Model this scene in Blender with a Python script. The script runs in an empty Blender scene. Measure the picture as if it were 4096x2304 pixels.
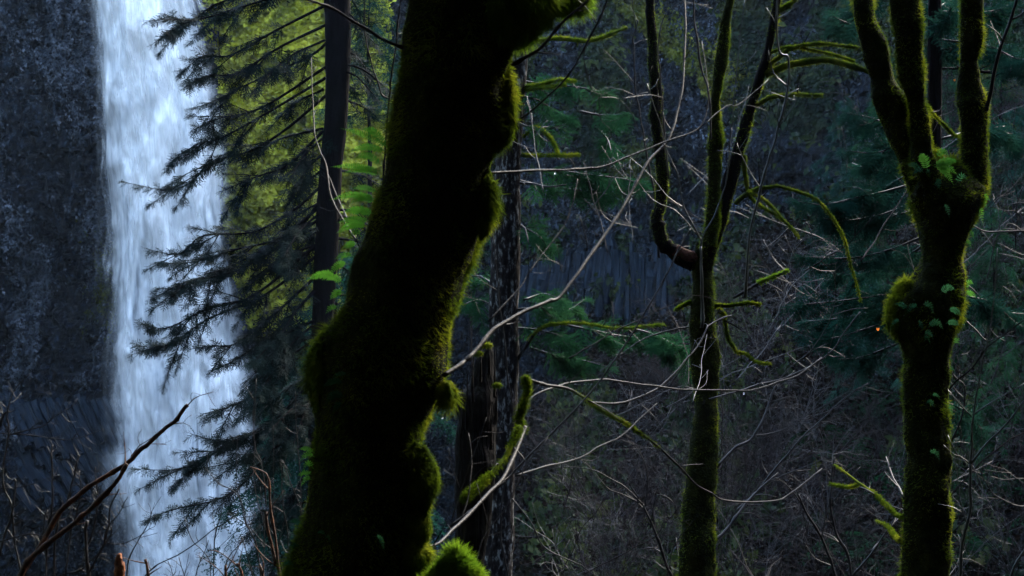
import bpy, math, random
import numpy as np
from mathutils import Vector

# ------------------------------------------------------------------ camera, sky, sun, exposure
SC = bpy.context.scene
COL = SC.collection
cam_d = bpy.data.cameras.new('camera'); cam = bpy.data.objects.new('camera', cam_d); COL.objects.link(cam)
cam.location = (0, 0, 0); cam.rotation_euler = (math.radians(90), 0, 0)
cam_d.lens = 67; cam_d.sensor_width = 36; cam_d.clip_start = .1; cam_d.clip_end = 2000
cam_d.dof.use_dof = True; cam_d.dof.focus_distance = 13.0; cam_d.dof.aperture_fstop = 14.0
SC.camera = cam
SUN_EL, SUN_AZ = 38, 38            # degrees; azimuth from +Y (view direction) towards +X
w = bpy.data.worlds.new('World'); SC.world = w; w.use_nodes = True
nt = w.node_tree; bg = nt.nodes['Background']
sky = nt.nodes.new('ShaderNodeTexSky'); sky.sky_type = 'NISHITA'; sky.sun_disc = False
sky.sun_elevation = math.radians(SUN_EL); sky.sun_rotation = math.radians(SUN_AZ)
sky.air_density = 1.3; sky.dust_density = 2.0; sky.ozone_density = 1.6
nt.links.new(sky.outputs[0], bg.inputs[0]); bg.inputs[1].default_value = 0.15
sl = bpy.data.lights.new('sun', 'SUN'); sl.energy = 0.9; sl.angle = math.radians(12); sl.color = (1, .93, .8)
so = bpy.data.objects.new('sun', sl); COL.objects.link(so)
sd = Vector((math.sin(math.radians(SUN_AZ))*math.cos(math.radians(SUN_EL)), math.cos(math.radians(SUN_AZ))*math.cos(math.radians(SUN_EL)), math.sin(math.radians(SUN_EL))))
so.rotation_euler = sd.to_track_quat('Z', 'Y').to_euler(); so.location = (30, 20, 40)
SC.view_settings.view_transform = 'Standard'; SC.view_settings.look = 'None'
SC.view_settings.exposure = 3.3; SC.view_settings.gamma = 1; SC.view_settings.use_curve_mapping = False
SC.cycles.use_denoising = True; SC.cycles.max_bounces = 6; SC.cycles.diffuse_bounces = 3
SC.cycles.transparent_max_bounces = 12; SC.cycles.volume_bounces = 0

# ------------------------------------------------------------------ helpers
K = 36/67/1024
def P(x, y, D): return np.array(((x-512)*K*D, D, (288-y)*K*D))
ORG = {0:(0,0,.3975), 1:(0,0,.1987), 2:(0,288,.1987), 3:(250,0,.1987), 4:(250,288,.1987), 5:(500,0,.1987),
       6:(500,288,.1987), 7:(749,0,.1987), 8:(749,288,.1987), 9:(225,300,.19055)}
def R(r, x, y): o = ORG[r]; return o[0]+x*o[2], o[1]+y*o[2]
rng = np.random.default_rng(7)

def hash3(i, j, k, s):
    h = (i*374761393 + j*668265263 + k*1274126177 + s*974634777) & 0xffffffff
    h = ((h ^ (h >> 13))*1274126177) & 0xffffffff
    return ((h ^ (h >> 16)) & 0xffff)/65535.0
def vnoise(p, s=0):
    p = np.asarray(p, float); f = np.floor(p); i = f.astype(np.int64); t = p-f; t = t*t*(3-2*t)
    r = 0
    for a in (0, 1):
        wa = t[..., 0] if a else 1-t[..., 0]
        for b in (0, 1):
            wb = t[..., 1] if b else 1-t[..., 1]
            for c in (0, 1):
                wc = t[..., 2] if c else 1-t[..., 2]
                r = r+wa*wb*wc*hash3(i[..., 0]+a, i[..., 1]+b, i[..., 2]+c, s)
    return r*2-1
def fbm(p, oct=4, s=0):
    r = 0; a = 1; p = np.asarray(p, float)
    for o in range(oct): r = r+a*vnoise(p*2**o, s+o); a *= .5
    return r

def build(name, V, F, mat, parent=None, smooth=True, uv=None):
    """V (n,3); F: list of int arrays (m,3) or (m,4)"""
    if not isinstance(F, (list, tuple)): F = [F]
    F = [np.asarray(f, np.int32) for f in F if len(f)]
    me = bpy.data.meshes.new(name)
    me.vertices.add(len(V)); me.vertices.foreach_set('co', np.asarray(V, np.float32).ravel())
    nl = sum(f.size for f in F); me.loops.add(nl); me.loops.foreach_set('vertex_index', np.concatenate([f.ravel() for f in F]))
    npol = sum(len(f) for f in F); me.polygons.add(npol)
    tot = np.concatenate([np.full(len(f), f.shape[1], np.int32) for f in F])
    st = np.concatenate([[0], np.cumsum(tot)[:-1]]).astype(np.int32)
    me.polygons.foreach_set('loop_start', st); me.polygons.foreach_set('loop_total', tot)
    me.polygons.foreach_set('use_smooth', np.full(npol, smooth))
    if uv is not None:
        l = me.uv_layers.new(name='UVMap'); idx = np.concatenate([f.ravel() for f in F])
        l.data.foreach_set('uv', np.asarray(uv, np.float32)[idx].ravel())
    me.update(); me.materials.append(mat)
    o = bpy.data.objects.new(name, me); COL.objects.link(o)
    if parent is not None: o.parent = parent; o.location = -parent.location
    return o
def thing(name, loc, label, cat, group=None):
    o = bpy.data.objects.new(name, None); COL.objects.link(o); o.location = Vector([float(c) for c in loc]); o.empty_display_size = .2
    o['label'] = label; o['category'] = cat
    if group: o['group'] = group
    return o
def kid(o, parent):                      # parent keeping world place
    o.parent = parent; o.location = -parent.location; return o

class Acc:
    def __init__(s): s.V = []; s.T = []; s.Q = []; s.n = 0
    def add(s, V, T=None, Q=None):
        if T is not None and len(T): s.T.append(np.asarray(T)+s.n)
        if Q is not None and len(Q): s.Q.append(np.asarray(Q)+s.n)
        s.V.append(V); s.n += len(V)
    def build(s, name, mat, parent=None, smooth=True):
        F = []
        if s.T: F.append(np.concatenate(s.T))
        if s.Q: F.append(np.concatenate(s.Q))
        return build(name, np.concatenate(s.V), F, mat, parent, smooth)

def smooth_path(pts, n):
    pts = np.asarray(pts, float)
    if len(pts) < 3:
        t = np.linspace(0, 1, n)[:, None]; return pts[0]*(1-t)+pts[-1]*t
    e = np.vstack([2*pts[0]-pts[1], pts, 2*pts[-1]-pts[-2]])
    seg = len(pts)-1; u = np.linspace(0, seg, n); i = np.minimum(u.astype(int), seg-1); t = (u-i)[:, None]
    a, b, c, d = e[i], e[i+1], e[i+2], e[i+3]
    return .5*(2*b+(c-a)*t+(2*a-5*b+4*c-d)*t*t+(3*b-a-3*c+d)*t**3)
def tube(pts, rad, n=6):
    pts = np.asarray(pts, float); N = len(pts); rad = np.broadcast_to(np.asarray(rad, float), (N,))
    T = np.gradient(pts, axis=0); T /= np.linalg.norm(T, axis=1)[:, None]+1e-12
    up = np.array((0, 1., 0)) if abs(T[0][1]) < .9 else np.array((1., 0, 0))
    U = up-T*(T@up)[:, None]; U /= np.linalg.norm(U, axis=1)[:, None]+1e-9
    W = np.cross(T, U)
    a = np.linspace(0, 2*np.pi, n, endpoint=False)
    V = pts[:, None]+rad[:, None, None]*(U[:, None]*np.cos(a)[None, :, None]+W[:, None]*np.sin(a)[None, :, None])
    i = np.arange(N-1)[:, None]*n; j = np.arange(n)[None]; j2 = (j+1) % n
    Q = np.stack([i+j, i+j2, i+n+j2, i+n+j], -1).reshape(-1, 4)
    V = V.reshape(-1, 3); V = np.vstack([V, pts[0], pts[-1]]); c0, c1 = N*n, N*n+1
    jj = np.arange(n); Tt = np.vstack([np.stack([np.full(n, c0), (jj+1) % n, jj], -1), np.stack([np.full(n, c1), (N-1)*n+jj, (N-1)*n+(jj+1) % n], -1)])
    return V, Tt, Q
def quads_to_tris(Q): return np.vstack([Q[:, [0, 1, 2]], Q[:, [0, 2, 3]]])
def surf_points(V, F, n, rg, wfn=None):
    A, B, C_ = V[F[:, 0]], V[F[:, 1]], V[F[:, 2]]
    cr = np.cross(B-A, C_-A); ar = np.linalg.norm(cr, axis=1)+1e-12
    pw = ar.copy()
    if wfn is not None: pw *= wfn((A+B+C_)/3, cr/ar[:, None])
    k = rg.choice(len(F), n, p=pw/pw.sum()); a = rg.random((n, 1)); b = rg.random((n, 1))
    m = (a+b) > 1; a = np.where(m, 1-a, a); b = np.where(m, 1-b, b)
    return A[k]+a*(B[k]-A[k])+b*(C_[k]-A[k]), (cr/ar[:, None])[k]
def blades(acc, Pn, Nn, L, W, rg, out=.7, rnd=.5, down=.5, lvar=.5):
    n = len(Pn); d = Nn*out+rg.normal(0, rnd, (n, 3))+np.array((0, 0, -down)); d /= np.linalg.norm(d, axis=1)[:, None]
    s = np.cross(d, rg.normal(0, 1, (n, 3))); s /= np.linalg.norm(s, axis=1)[:, None]+1e-9
    L = L*(1+lvar*rg.uniform(-1, 1, n))[:, None] if np.ndim(L) == 0 else (L*(1+lvar*rg.uniform(-1, 1, n)))[:, None]
    V = np.stack([Pn-s*W/2-Nn*.002, Pn+s*W/2-Nn*.002, Pn+d*L], 1).reshape(-1, 3)
    acc.add(V, T=np.arange(3*n).reshape(-1, 3))

# ------------------------------------------------------------------ materials
KEEP = ('cliff_moss', 'moss', 'moss_bright', 'fern_green', 'orange_leaf', 'rusty_wood', 'cane_bark', 'hemlock_needle', 'young_needle', 'fern_dark')
def mat(name, cols, scale=5, rough=.8, spec=.3, bump=0, bscale=20, transl=0, detail=5, stretch=(1,1,1), pos=None, dist=.02):
    m = bpy.data.materials.new(name); m.use_nodes = True; n = m.node_tree; b = n.nodes['Principled BSDF']
    tc = n.nodes.new('ShaderNodeTexCoord'); mp = n.nodes.new('ShaderNodeMapping'); mp.inputs['Scale'].default_value = stretch
    n.links.new(tc.outputs['Object'], mp.inputs[0])
    nz = n.nodes.new('ShaderNodeTexNoise'); nz.inputs['Scale'].default_value = scale; nz.inputs['Detail'].default_value = detail
    nz.inputs['Roughness'].default_value = .65
    n.links.new(mp.outputs[0], nz.inputs['Vector'])
    rp = n.nodes.new('ShaderNodeValToRGB'); n.links.new(nz.outputs[0], rp.inputs[0])
    if name not in KEEP: cols = [tuple(c_*.49 for c_ in c) for c in cols]
    k = len(cols); pos = pos or [.32+.36*i/max(1, k-1) for i in range(k)]
    while len(rp.color_ramp.elements) < k: rp.color_ramp.elements.new(.5)
    for e, c, p in zip(rp.color_ramp.elements, cols, pos): e.position = p; e.color = (*c, 1)
    n.links.new(rp.outputs[0], b.inputs['Base Color']); b.inputs['Roughness'].default_value = rough
    b.inputs['Specular IOR Level'].default_value = spec
    if bump:
        nb = n.nodes.new('ShaderNodeTexNoise'); nb.inputs['Scale'].default_value = bscale; nb.inputs['Detail'].default_value = 6
        n.links.new(mp.outputs[0], nb.inputs['Vector'])
        bp = n.nodes.new('ShaderNodeBump'); bp.inputs['Strength'].default_value = bump; bp.inputs['Distance'].default_value = dist
        n.links.new(nb.outputs[0], bp.inputs['Height']); n.links.new(bp.outputs[0], b.inputs['Normal'])
    if transl:
        t = n.nodes.new('ShaderNodeBsdfTranslucent'); n.links.new(rp.outputs[0], t.inputs[0])
        mx = n.nodes.new('ShaderNodeMixShader'); mx.inputs[0].default_value = transl
        n.links.new(b.outputs[0], mx.inputs[1]); n.links.new(t.outputs[0], mx.inputs[2])
        n.links.new(mx.outputs[0], n.nodes['Material Output'].inputs[0])
    return m
M = dict(
 moss=mat('moss', [(.016,.034,.002),(.07,.11,.005),(.19,.21,.012)], 7, .95, .05, transl=.45),
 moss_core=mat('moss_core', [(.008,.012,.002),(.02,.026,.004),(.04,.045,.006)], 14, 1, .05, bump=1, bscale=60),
 moss_bright=mat('moss_bright', [(.06,.14,.008),(.14,.24,.012),(.2,.28,.02)], 6, .9, .1, transl=.5),
 bark=mat('wet_bark', [(.003,.0028,.0035),(.008,.008,.009),(.022,.022,.026)], 30, .62, .16, bump=.5, bscale=90, dist=.004),
 twig=mat('twig_bark', [(.005,.0045,.0055),(.014,.013,.015),(.03,.03,.035)], 12, .62, .16),
 cane=mat('cane_bark', [(.02,.01,.006),(.06,.026,.012),(.2,.08,.028)], 22, .7, .3, bump=.9, bscale=120, dist=.006),
 darkcane=mat('dark_cane', [(.004,.003,.004),(.01,.007,.007),(.03,.015,.012)], 14, .6, .4, bump=.6, bscale=100, dist=.004),
 firbark=mat('fir_bark', [(.003,.0025,.003),(.008,.0065,.0075),(.014,.012,.013)], 7, .95, .04, bump=1, bscale=9, stretch=(2.2,2.2,.35), dist=.06),
 lichen=mat('lichen_bark', [(.005,.004,.004),(.018,.014,.014),(.035,.031,.03),(.3,.3,.28)], 15, .95, .05, bump=1, bscale=24, stretch=(1.3,1.3,.55), pos=[.3,.48,.54,.64], dist=.03),
 snag=mat('rotten_wood', [(.003,.002,.0015),(.009,.006,.004),(.02,.019,.006)], 9, .9, .1, bump=1, bscale=14, stretch=(3,3,.3), dist=.05),
 needle=mat('fir_needle', [(.002,.009,.008),(.005,.02,.016),(.012,.034,.024)], 1.3, .85, .08, transl=.15),
 hem=mat('hemlock_needle', [(.006,.028,.014),(.013,.052,.02),(.028,.08,.026)], .9, .95, .0, transl=.3),
 teal=mat('teal_needle', [(.002,.009,.008),(.005,.02,.016),(.011,.032,.023)], .7, .85, .1, transl=.25),
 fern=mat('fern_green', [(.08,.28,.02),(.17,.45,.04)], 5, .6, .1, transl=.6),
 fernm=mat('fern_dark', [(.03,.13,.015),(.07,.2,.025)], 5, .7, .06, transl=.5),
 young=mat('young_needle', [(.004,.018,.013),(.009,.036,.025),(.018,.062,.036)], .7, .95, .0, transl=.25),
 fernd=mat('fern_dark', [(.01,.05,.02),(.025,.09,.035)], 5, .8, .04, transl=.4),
 sword=mat('sword_fern', [(.006,.03,.012),(.014,.055,.022)], 5, .95, 0, transl=.3),
 cliffmoss=mat('cliff_moss', [(.17,.19,.02),(.52,.5,.04),(.75,.7,.1)], .45, .9, .1, transl=.3, detail=7, pos=[.34,.5,.64]),
 herb=mat('cliff_herb', [(.008,.026,.012),(.03,.056,.016),(.12,.14,.02)], .35, .8, .15, transl=.3),
 litter=mat('leaf_litter', [(.005,.003,.0035),(.013,.008,.0075),(.01,.013,.007),(.026,.015,.011)], 1.6, .95, .03, transl=.2),
 orange=mat('orange_leaf', [(.45,.12,.02),(.6,.2,.03)], 20, .6, .3, transl=.4),
 rust=mat('rusty_wood', [(.1,.03,.01),(.26,.09,.03),(.05,.02,.01)], 15, .8, .2, bump=1, bscale=40),
 greenstem=mat('green_stem', [(.01,.018,.011),(.026,.038,.028)], 18, .45, .5),
)
m = bpy.data.materials.new('water_drop'); m.use_nodes = True; b_ = m.node_tree.nodes['Principled BSDF']
b_.inputs['Base Color'].default_value = (.9,.95,1,1); b_.inputs['Roughness'].default_value = .03; b_.inputs['Transmission Weight'].default_value = .8; b_.inputs['IOR'].default_value = 1.33
M['drop'] = m

def rock_mat():
    m = bpy.data.materials.new('wet_basalt'); m.use_nodes = True; n = m.node_tree; b = n.nodes['Principled BSDF']
    tc = n.nodes.new('ShaderNodeTexCoord')
    big = n.nodes.new('ShaderNodeTexNoise'); big.inputs['Scale'].default_value = .12; big.inputs['Detail'].default_value = 4
    sm = n.nodes.new('ShaderNodeTexNoise'); sm.inputs['Scale'].default_value = 2.4; sm.inputs['Detail'].default_value = 8; sm.inputs['Roughness'].default_value = .75
    mp = n.nodes.new('ShaderNodeMapping'); mp.inputs['Rotation'].default_value = (0, .5, 0); mp.inputs['Scale'].default_value = (1, 1, .55)
    n.links.new(tc.outputs['Object'], mp.inputs[0])
    for x in (big, sm): n.links.new(mp.outputs[0], x.inputs['Vector'])
    r1 = n.nodes.new('ShaderNodeValToRGB'); n.links.new(sm.outputs[0], r1.inputs[0])
    cs = [(.44,(.0003,.001,.003)),(.53,(.0018,.0055,.012)),(.59,(.011,.022,.04)),(.66,(.1,.13,.17))]  # palest stops paint highlight speckles of the relief into the colour
    while len(r1.color_ramp.elements) < 4: r1.color_ramp.elements.new(.5)
    for e, (p, c) in zip(r1.color_ramp.elements, cs): e.position = p; e.color = (*c, 1)
    r2 = n.nodes.new('ShaderNodeValToRGB'); n.links.new(big.outputs[0], r2.inputs[0])
    r2.color_ramp.elements[0].position = .38; r2.color_ramp.elements[0].color = (.45,.5,.6,1)
    r2.color_ramp.elements[1].position = .64; r2.color_ramp.elements[1].color = (1.1,1.05,.95,1)
    mx = n.nodes.new('ShaderNodeMix'); mx.data_type = 'RGBA'; mx.blend_type = 'MULTIPLY'; mx.inputs[0].default_value = 1
    n.links.new(r1.outputs[0], mx.inputs[6]); n.links.new(r2.outputs[0], mx.inputs[7]); n.links.new(mx.outputs[2], b.inputs['Base Color'])
    b.inputs['Roughness'].default_value = .5; b.inputs['Specular IOR Level'].default_value = .18
    vo = n.nodes.new('ShaderNodeTexVoronoi'); vo.inputs['Scale'].default_value = 2.6; n.links.new(mp.outputs[0], vo.inputs['Vector'])
    ad = n.nodes.new('ShaderNodeMath'); ad.operation = 'ADD'; n.links.new(vo.outputs['Distance'], ad.inputs[0]); n.links.new(sm.outputs[0], ad.inputs[1])
    bp = n.nodes.new('ShaderNodeBump'); bp.inputs['Strength'].default_value = 1; bp.inputs['Distance'].default_value = .5
    n.links.new(ad.outputs[0], bp.inputs['Height']); n.links.new(bp.outputs[0], b.inputs['Normal'])
    return m
M['rock'] = rock_mat()
M['column'] = mat('column_basalt', [(.0015,.0045,.011),(.008,.017,.03),(.035,.055,.08)], 2.2, .7, .12, bump=1, bscale=5, dist=.1, stretch=(1,1,.4))
def water_mat(name, edge, gain, lo, hi):
    """white falling water; alpha breaks up in vertical strands and thins out at the rims"""
    m = bpy.data.materials.new(name); m.use_nodes = True; n = m.node_tree; b = n.nodes['Principled BSDF']
    b.inputs['Roughness'].default_value = .9; b.inputs['Specular IOR Level'].default_value = .1
    uv = n.nodes.new('ShaderNodeUVMap'); uv.uv_map = 'UVMap'
    def noise(sx, sy, det, dist=0):
        mp = n.nodes.new('ShaderNodeMapping'); mp.inputs['Scale'].default_value = (sx, sy, 1); n.links.new(uv.outputs[0], mp.inputs[0])
        z = n.nodes.new('ShaderNodeTexNoise'); z.inputs['Scale'].default_value = 1; z.inputs['Detail'].default_value = det
        z.inputs['Distortion'].default_value = dist; n.links.new(mp.outputs[0], z.inputs['Vector']); return z.outputs[0]
    def math_(op, a, c, cl=False):
        z = n.nodes.new('ShaderNodeMath'); z.operation = op; z.use_clamp = cl
        for i, v in enumerate((a, c)):
            if isinstance(v, (int, float)): z.inputs[i].default_value = v
            else: n.links.new(v, z.inputs[i])
        return z.outputs[0]
    fine = noise(60, 5, 4, .3); cl = noise(7, 7, 7, 1.6); big = noise(3.0, 3.2, 4, .8)
    mix = math_('ADD', math_('MULTIPLY', cl, .5), math_('ADD', math_('MULTIPLY', fine, .09), math_('MULTIPLY', big, .41)))
    rp = n.nodes.new('ShaderNodeValToRGB'); n.links.new(mix, rp.inputs[0])
    rp.color_ramp.elements[0].position = .38; rp.color_ramp.elements[0].color = (.56,.56,.56,1)
    rp.color_ramp.elements[1].position = .6; rp.color_ramp.elements[1].color = (.97,.93,.87,1)
    n.links.new(rp.outputs[0], b.inputs['Base Color'])
    sp = n.nodes.new('ShaderNodeSeparateXYZ'); n.links.new(uv.outputs[0], sp.inputs[0])
    u = sp.outputs[0]; e = math_('MINIMUM', u, math_('SUBTRACT', 1, u))
    e = math_('ADD', math_('DIVIDE', e, edge), math_('MULTIPLY', math_('SUBTRACT', cl, .5), 1.3))
    mr = n.nodes.new('ShaderNodeMapRange'); mr.interpolation_type = 'SMOOTHSTEP'; n.links.new(e, mr.inputs[0])
    m2 = n.nodes.new('ShaderNodeMapRange'); m2.inputs[1].default_value = lo; m2.inputs[2].default_value = hi; m2.inputs[4].default_value = gain; n.links.new(mix, m2.inputs[0])
    n.links.new(math_('MULTIPLY', mr.outputs[0], m2.outputs[0], True), b.inputs['Alpha'])
    return m
M['water'] = water_mat('falling_water', .2, 1.0, .3, .42)
M['veil'] = water_mat('water_veil', .3, .75, .42, .62)
M['spray'] = water_mat('water_spray', .5, .3, .3, .7)

# ------------------------------------------------------------------ ground and hills
HX = np.array([-60, -12, -4, .3, 3.5, 7.4, 9.8, 13.3, 15.3, 20.2, 26, 60])
HZ = np.array([-24, -21, -14, -6.0, -2.6, -1.2, 1.9, 3.6, 6.4, 9.0, 11, 20])
def ground_z(x, y):
    near = -1.7-.26*y
    behind = 1.25*np.clip(-y-2.5, 0, 60)  # unseen slope rising behind the camera, added to block the sky
    crest = np.interp(x*75/np.maximum(y, 60), HX, HZ)
    t = np.clip((y-30)/45, 0, 1); hill = -9.5*(1-t)+crest*t
    hill = np.where(y > 75, crest-(y-75)*.35, hill)
    gorge = np.maximum(-24.0, -1.7-.26*y)
    z = np.where(y < 28, near, np.where(y < 30, near, hill))
    z = np.where(y >= 30, np.maximum(hill, gorge), z)
    z = np.where(y < 0, -1.7+behind, z)
    return z
def ground_zn(x, y):
    p = np.stack([x*.5, y*.5, 0*x], -1)
    return ground_z(x, y)+.22*fbm(p, 4, 3)*np.clip((y-2)/15, 0.2, 2.2)
def grid_mesh(xs, ys, f):
    X, Y = np.meshgrid(xs, ys); Z = f(X, Y); V = np.stack([X, Y, Z], -1).reshape(-1, 3)
    nx = len(xs); i = np.arange(len(ys)-1)[:, None]*nx; j = np.arange(nx-1)[None]
    return V, np.stack([i+j, i+j+1, i+nx+j+1, i+nx+j], -1).reshape(-1, 4)
xs = np.concatenate([np.linspace(-115, -32, 12), np.linspace(-30, 32, 190), np.linspace(34, 115, 14)])
ys = np.concatenate([np.linspace(-55, 0, 26), np.linspace(1, 130, 330)])
gV, gQ = grid_mesh(xs, ys, ground_zn)
M['soil'] = mat('forest_soil', [(.004,.0028,.003),(.009,.006,.006),(.007,.008,.005),(.015,.009,.008)], .9, .95, .1, bump=1, bscale=5, dist=.3, detail=9)
g = build('ground', gV, gQ, M['soil']); g['kind'] = 'structure'; g['label'] = 'dark brown wooded slope of soil and leaf litter'

# ------------------------------------------------------------------ cliff (basalt amphitheatre)
def ledge_line(x):     # height of the mossy ledge, right of the fall
    return np.interp(x, [2, 5.5, 10, 12, 30], [17, 14.2, 9.9, 8.6, 2])
def cliff_y(x, z):
    y = 112-.038*np.clip(x, 0, 60)**2-.02*np.clip(-x-18, 0, 60)**2
    y = y+1.6*np.clip((z-ledge_line(x))/1.2, 0, 1)*(x > 2)+.25*np.clip(z-ledge_line(x), 0, 8)*(x > 2)
    # recess behind the fall's foot
    y = y+3.5*np.exp(-((z+7)/5)**2)*np.clip((x+40)/30, 0, 1)*(x < -10)
    return y
def cell_facets(a, b, s, sc, seed):
    """chunky rock: jittered cells, each a tilted facet"""
    u, v = a*sc, b*sc; i0 = np.floor(u).astype(np.int64); j0 = np.floor(v).astype(np.int64)
    best = np.full(u.shape, 9.); val = np.zeros(u.shape)
    for di in (-1, 0, 1):
        for dj in (-1, 0, 1):
            i, j = i0+di, j0+dj; z0 = np.zeros_like(i)
            cx = i+hash3(i, j, z0, seed); cy = j+hash3(i, j, z0, seed+1)
            dx, dy = u-cx, v-cy; d = dx*dx+dy*dy; m_ = d < best
            tx = hash3(i, j, z0, seed+2)-.5; ty = hash3(i, j, z0, seed+3)-.5; h = hash3(i, j, z0, seed+4)
            val = np.where(m_, h+1.6*(tx*dx+ty*dy)-.5*np.sqrt(d), val); best = np.where(m_, d, best)
    return val*s
cx = np.concatenate([np.linspace(-90, -33, 14), np.linspace(-32, 30, 430), np.linspace(32, 80, 14)])
cz = np.concatenate([np.linspace(-27, -18, 14), np.linspace(-17.5, 18.5, 250), np.linspace(19.5, 30, 10)])
CX, CZ = np.meshgrid(cx, cz)
def rough_cliff(X, Z):
    a = X*.9+Z*.35; b = Z*.6-X*.2
    return 1.5*fbm(np.stack([X*.12, Z*.12, 0*X], -1), 3, 11)+cell_facets(a, b, .5, .55, 61)+cell_facets(a, b, .75, 1.3, 21)+cell_facets(a*1.1, b*.8, .35, 2.9, 31)+.22*fbm(np.stack([X*3, Z*3, 0*X], -1), 3, 5)
CY = cliff_y(CX, CZ)-rough_cliff(CX, CZ)
cV = np.stack([CX, CY, CZ], -1).reshape(-1, 3)
nx = len(cx); i = np.arange(len(cz)-1)[:, None]*nx; j = np.arange(nx-1)[None]
cQ = np.stack([i+j, i+j+1, i+nx+j+1, i+nx+j], -1).reshape(-1, 4)
# plateau behind the rim
rim = cV[-nx:]; back = rim+np.array((0, 35, 10)); base = len(cV); cV2 = np.vstack([cV, back]); jj = np.arange(nx-1)
cQ2 = np.vstack([cQ, np.stack([base-nx+jj, base-nx+jj+1, base+jj+1, base+jj], -1)])
cliff = build('cliff', cV2, cQ2, M['rock'], smooth=False); cliff['kind'] = 'structure'; cliff['label'] = 'dark wet basalt cliff curving round behind the waterfall'
# basalt columns: fanned at the lower left, upright under the overhang in the middle
a6 = np.linspace(0, 2*np.pi, 6, endpoint=False)
def column_mesh(seed):
    rg = np.random.default_rng(seed); V = []
    L = 7
    for k in range(L):
        r = .5*(1+.12*rg.normal()); V.append(np.stack([np.cos(a6)*r+.08*rg.normal(), np.sin(a6)*r, np.full(6, k/(L-1))], -1))
    V = np.vstack(V); V = np.vstack([V, [[0, 0, 1.01]], [[0, 0, -.01]]])
    Q = [[k*6+q, k*6+(q+1) % 6, k*6+6+(q+1) % 6, k*6+6+q] for k in range(L-1) for q in range(6)]
    T = [[(L-1)*6+q, (L-1)*6+(q+1) % 6, L*6] for q in range(6)]+[[(q+1) % 6, q, L*6+1] for q in range(6)]
    return V, [np.array(T), np.array(Q)]
colm = []
for s in range(4):
    V, F = column_mesh(s); o = build('basalt_column', V, F, M['column'], smooth=False); colm.append(o)
colk = [0]
def place_column(p, q, wd):
    k = colk[0]; src = colm[k % 4]; o = src if k < 4 else src.copy()
    if k >= 4: COL.objects.link(o)
    colk[0] += 1; d = Vector(q)-Vector(p); o.rotation_euler = d.to_track_quat('Z', 'Y').to_euler()
    o.location = Vector(p); o.scale = (wd, wd, d.length); o.parent = cliff
rg = np.random.default_rng(5)
for k in range(30):                 # left fan
    x = -4+k*3.9+rg.normal()*.6; y0 = 400-(.18*max(0, 60-x))+rg.normal()*5+abs(x-75)*.12; ln = 52+rg.uniform(-8, 26)
    xt = x+ln*.46+rg.normal()*1.5
    A = P(x, y0, 110.3+rg.uniform(-.3, .3)); B = P(xt, y0+ln, 109.2+rg.uniform(-.3, .3)); place_column(A, B, .5*rg.uniform(.7, 1.35))
for k in range(18):
    x = 8+k*5.6; y0 = 462+rg.normal()*9; A = P(x, y0, 109.5); B = P(x+22+rg.normal()*3, y0+34, 108.8); place_column(A, B, .5*rg.uniform(.7, 1.3))
for k in range(40):                 # middle
    x = 526+k*4.8+rg.normal()*.5; y0 = 262-12*math.sin((x-526)/60)+rg.normal()*7; D = cliff_y(np.array((x-512)*K*108), np.array(1.))-.8
    D = float(D)-.15; A = P(x, y0, D+rg.uniform(-.3, .3)); B = P(x-3+rg.normal()*2+(x-600)*.05, y0+48+rg.uniform(-12, 30), D-.3); place_column(A, B, .45*rg.uniform(.7, 1.4))

# cliff greenery and painted rock highlights: leaf sized flakes hanging on the rock
def cliff_pts(n, px_box, rg, keep):
    out = []; tot = 0
    while tot < n:
        x = rg.uniform(px_box[0], px_box[2], n*2); y = rg.uniform(px_box[1], px_box[3], n*2)
        m_ = rg.random(n*2) < keep(x, y); x, y = x[m_], y[m_]; out.append(np.stack([x, y], -1)); tot += len(x)
        if len(out) > 12: break
    xy = np.vstack(out)[:n]; X = (xy[:, 0]-512)*K*108; Z = (288-xy[:, 1])*K*108
    for _ in range(3):
        D = cliff_y(X, Z); X = (xy[:, 0]-512)*K*D; Z = (288-xy[:, 1])*K*D
    return np.stack([X, cliff_y(X, Z)-rough_cliff(X, Z)-.05, Z], -1)
def flakes(name, Pn, size, m_, rg, parent=None, down=.6, wide=.45, outw=.35):
    ac = Acc(); n = len(Pn); N = np.tile(np.array((0, -1., .0)), (n, 1))+rg.normal(0, .5, (n, 3))
    d = N*outw+rg.normal(0, .45, (n, 3))+np.array((0, 0, -down)); d /= np.linalg.norm(d, axis=1)[:, None]
    s = np.cross(d, N+rg.normal(0, .3, (n, 3))); s /= np.linalg.norm(s, axis=1)[:, None]; L = size*rg.uniform(.5, 1.4, (n, 1))
    nrm = np.cross(s, d)
    V = np.stack([Pn, Pn+d*L*.5-s*L*wide*.5+nrm*.05*L, Pn+d*L, Pn+d*L*.5+s*L*wide*.5+nrm*.05*L], 1).reshape(-1, 3)
    ac.add(V, Q=np.arange(4*n).reshape(-1, 4)); return ac.build(name, m_, parent, smooth=False)
def nz2(x, y, s, sc): return fbm(np.stack([x*sc, y*sc*.6, 0*x], -1), 4, s)
def inter(v, a, b): return np.clip((v-a)/(b-a), 0, 1)
rg = np.random.default_rng(12)
def bright_keep(x, y):
    e = np.interp(y, [0, 45, 90, 200, 360], [222, 216, 222, 222, 245]); 
    k = inter(x, e, e+8)*inter(y, 340, 170)*np.clip(.9+nz2(x, y, 4, .03)*.7, .12, 1)*inter(x, 395, 350)
    return np.where((y < 45) & (x < 224), .03, k)
mo = flakes('moss', cliff_pts(140000, (200, -25, 400, 340), rg, bright_keep), .34, M['cliffmoss'], rg, None, .45, .75, .9); mo['kind'] = 'stuff'; mo['label'] = 'bright yellow green moss curtain on the cliff right of the waterfall'
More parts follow.
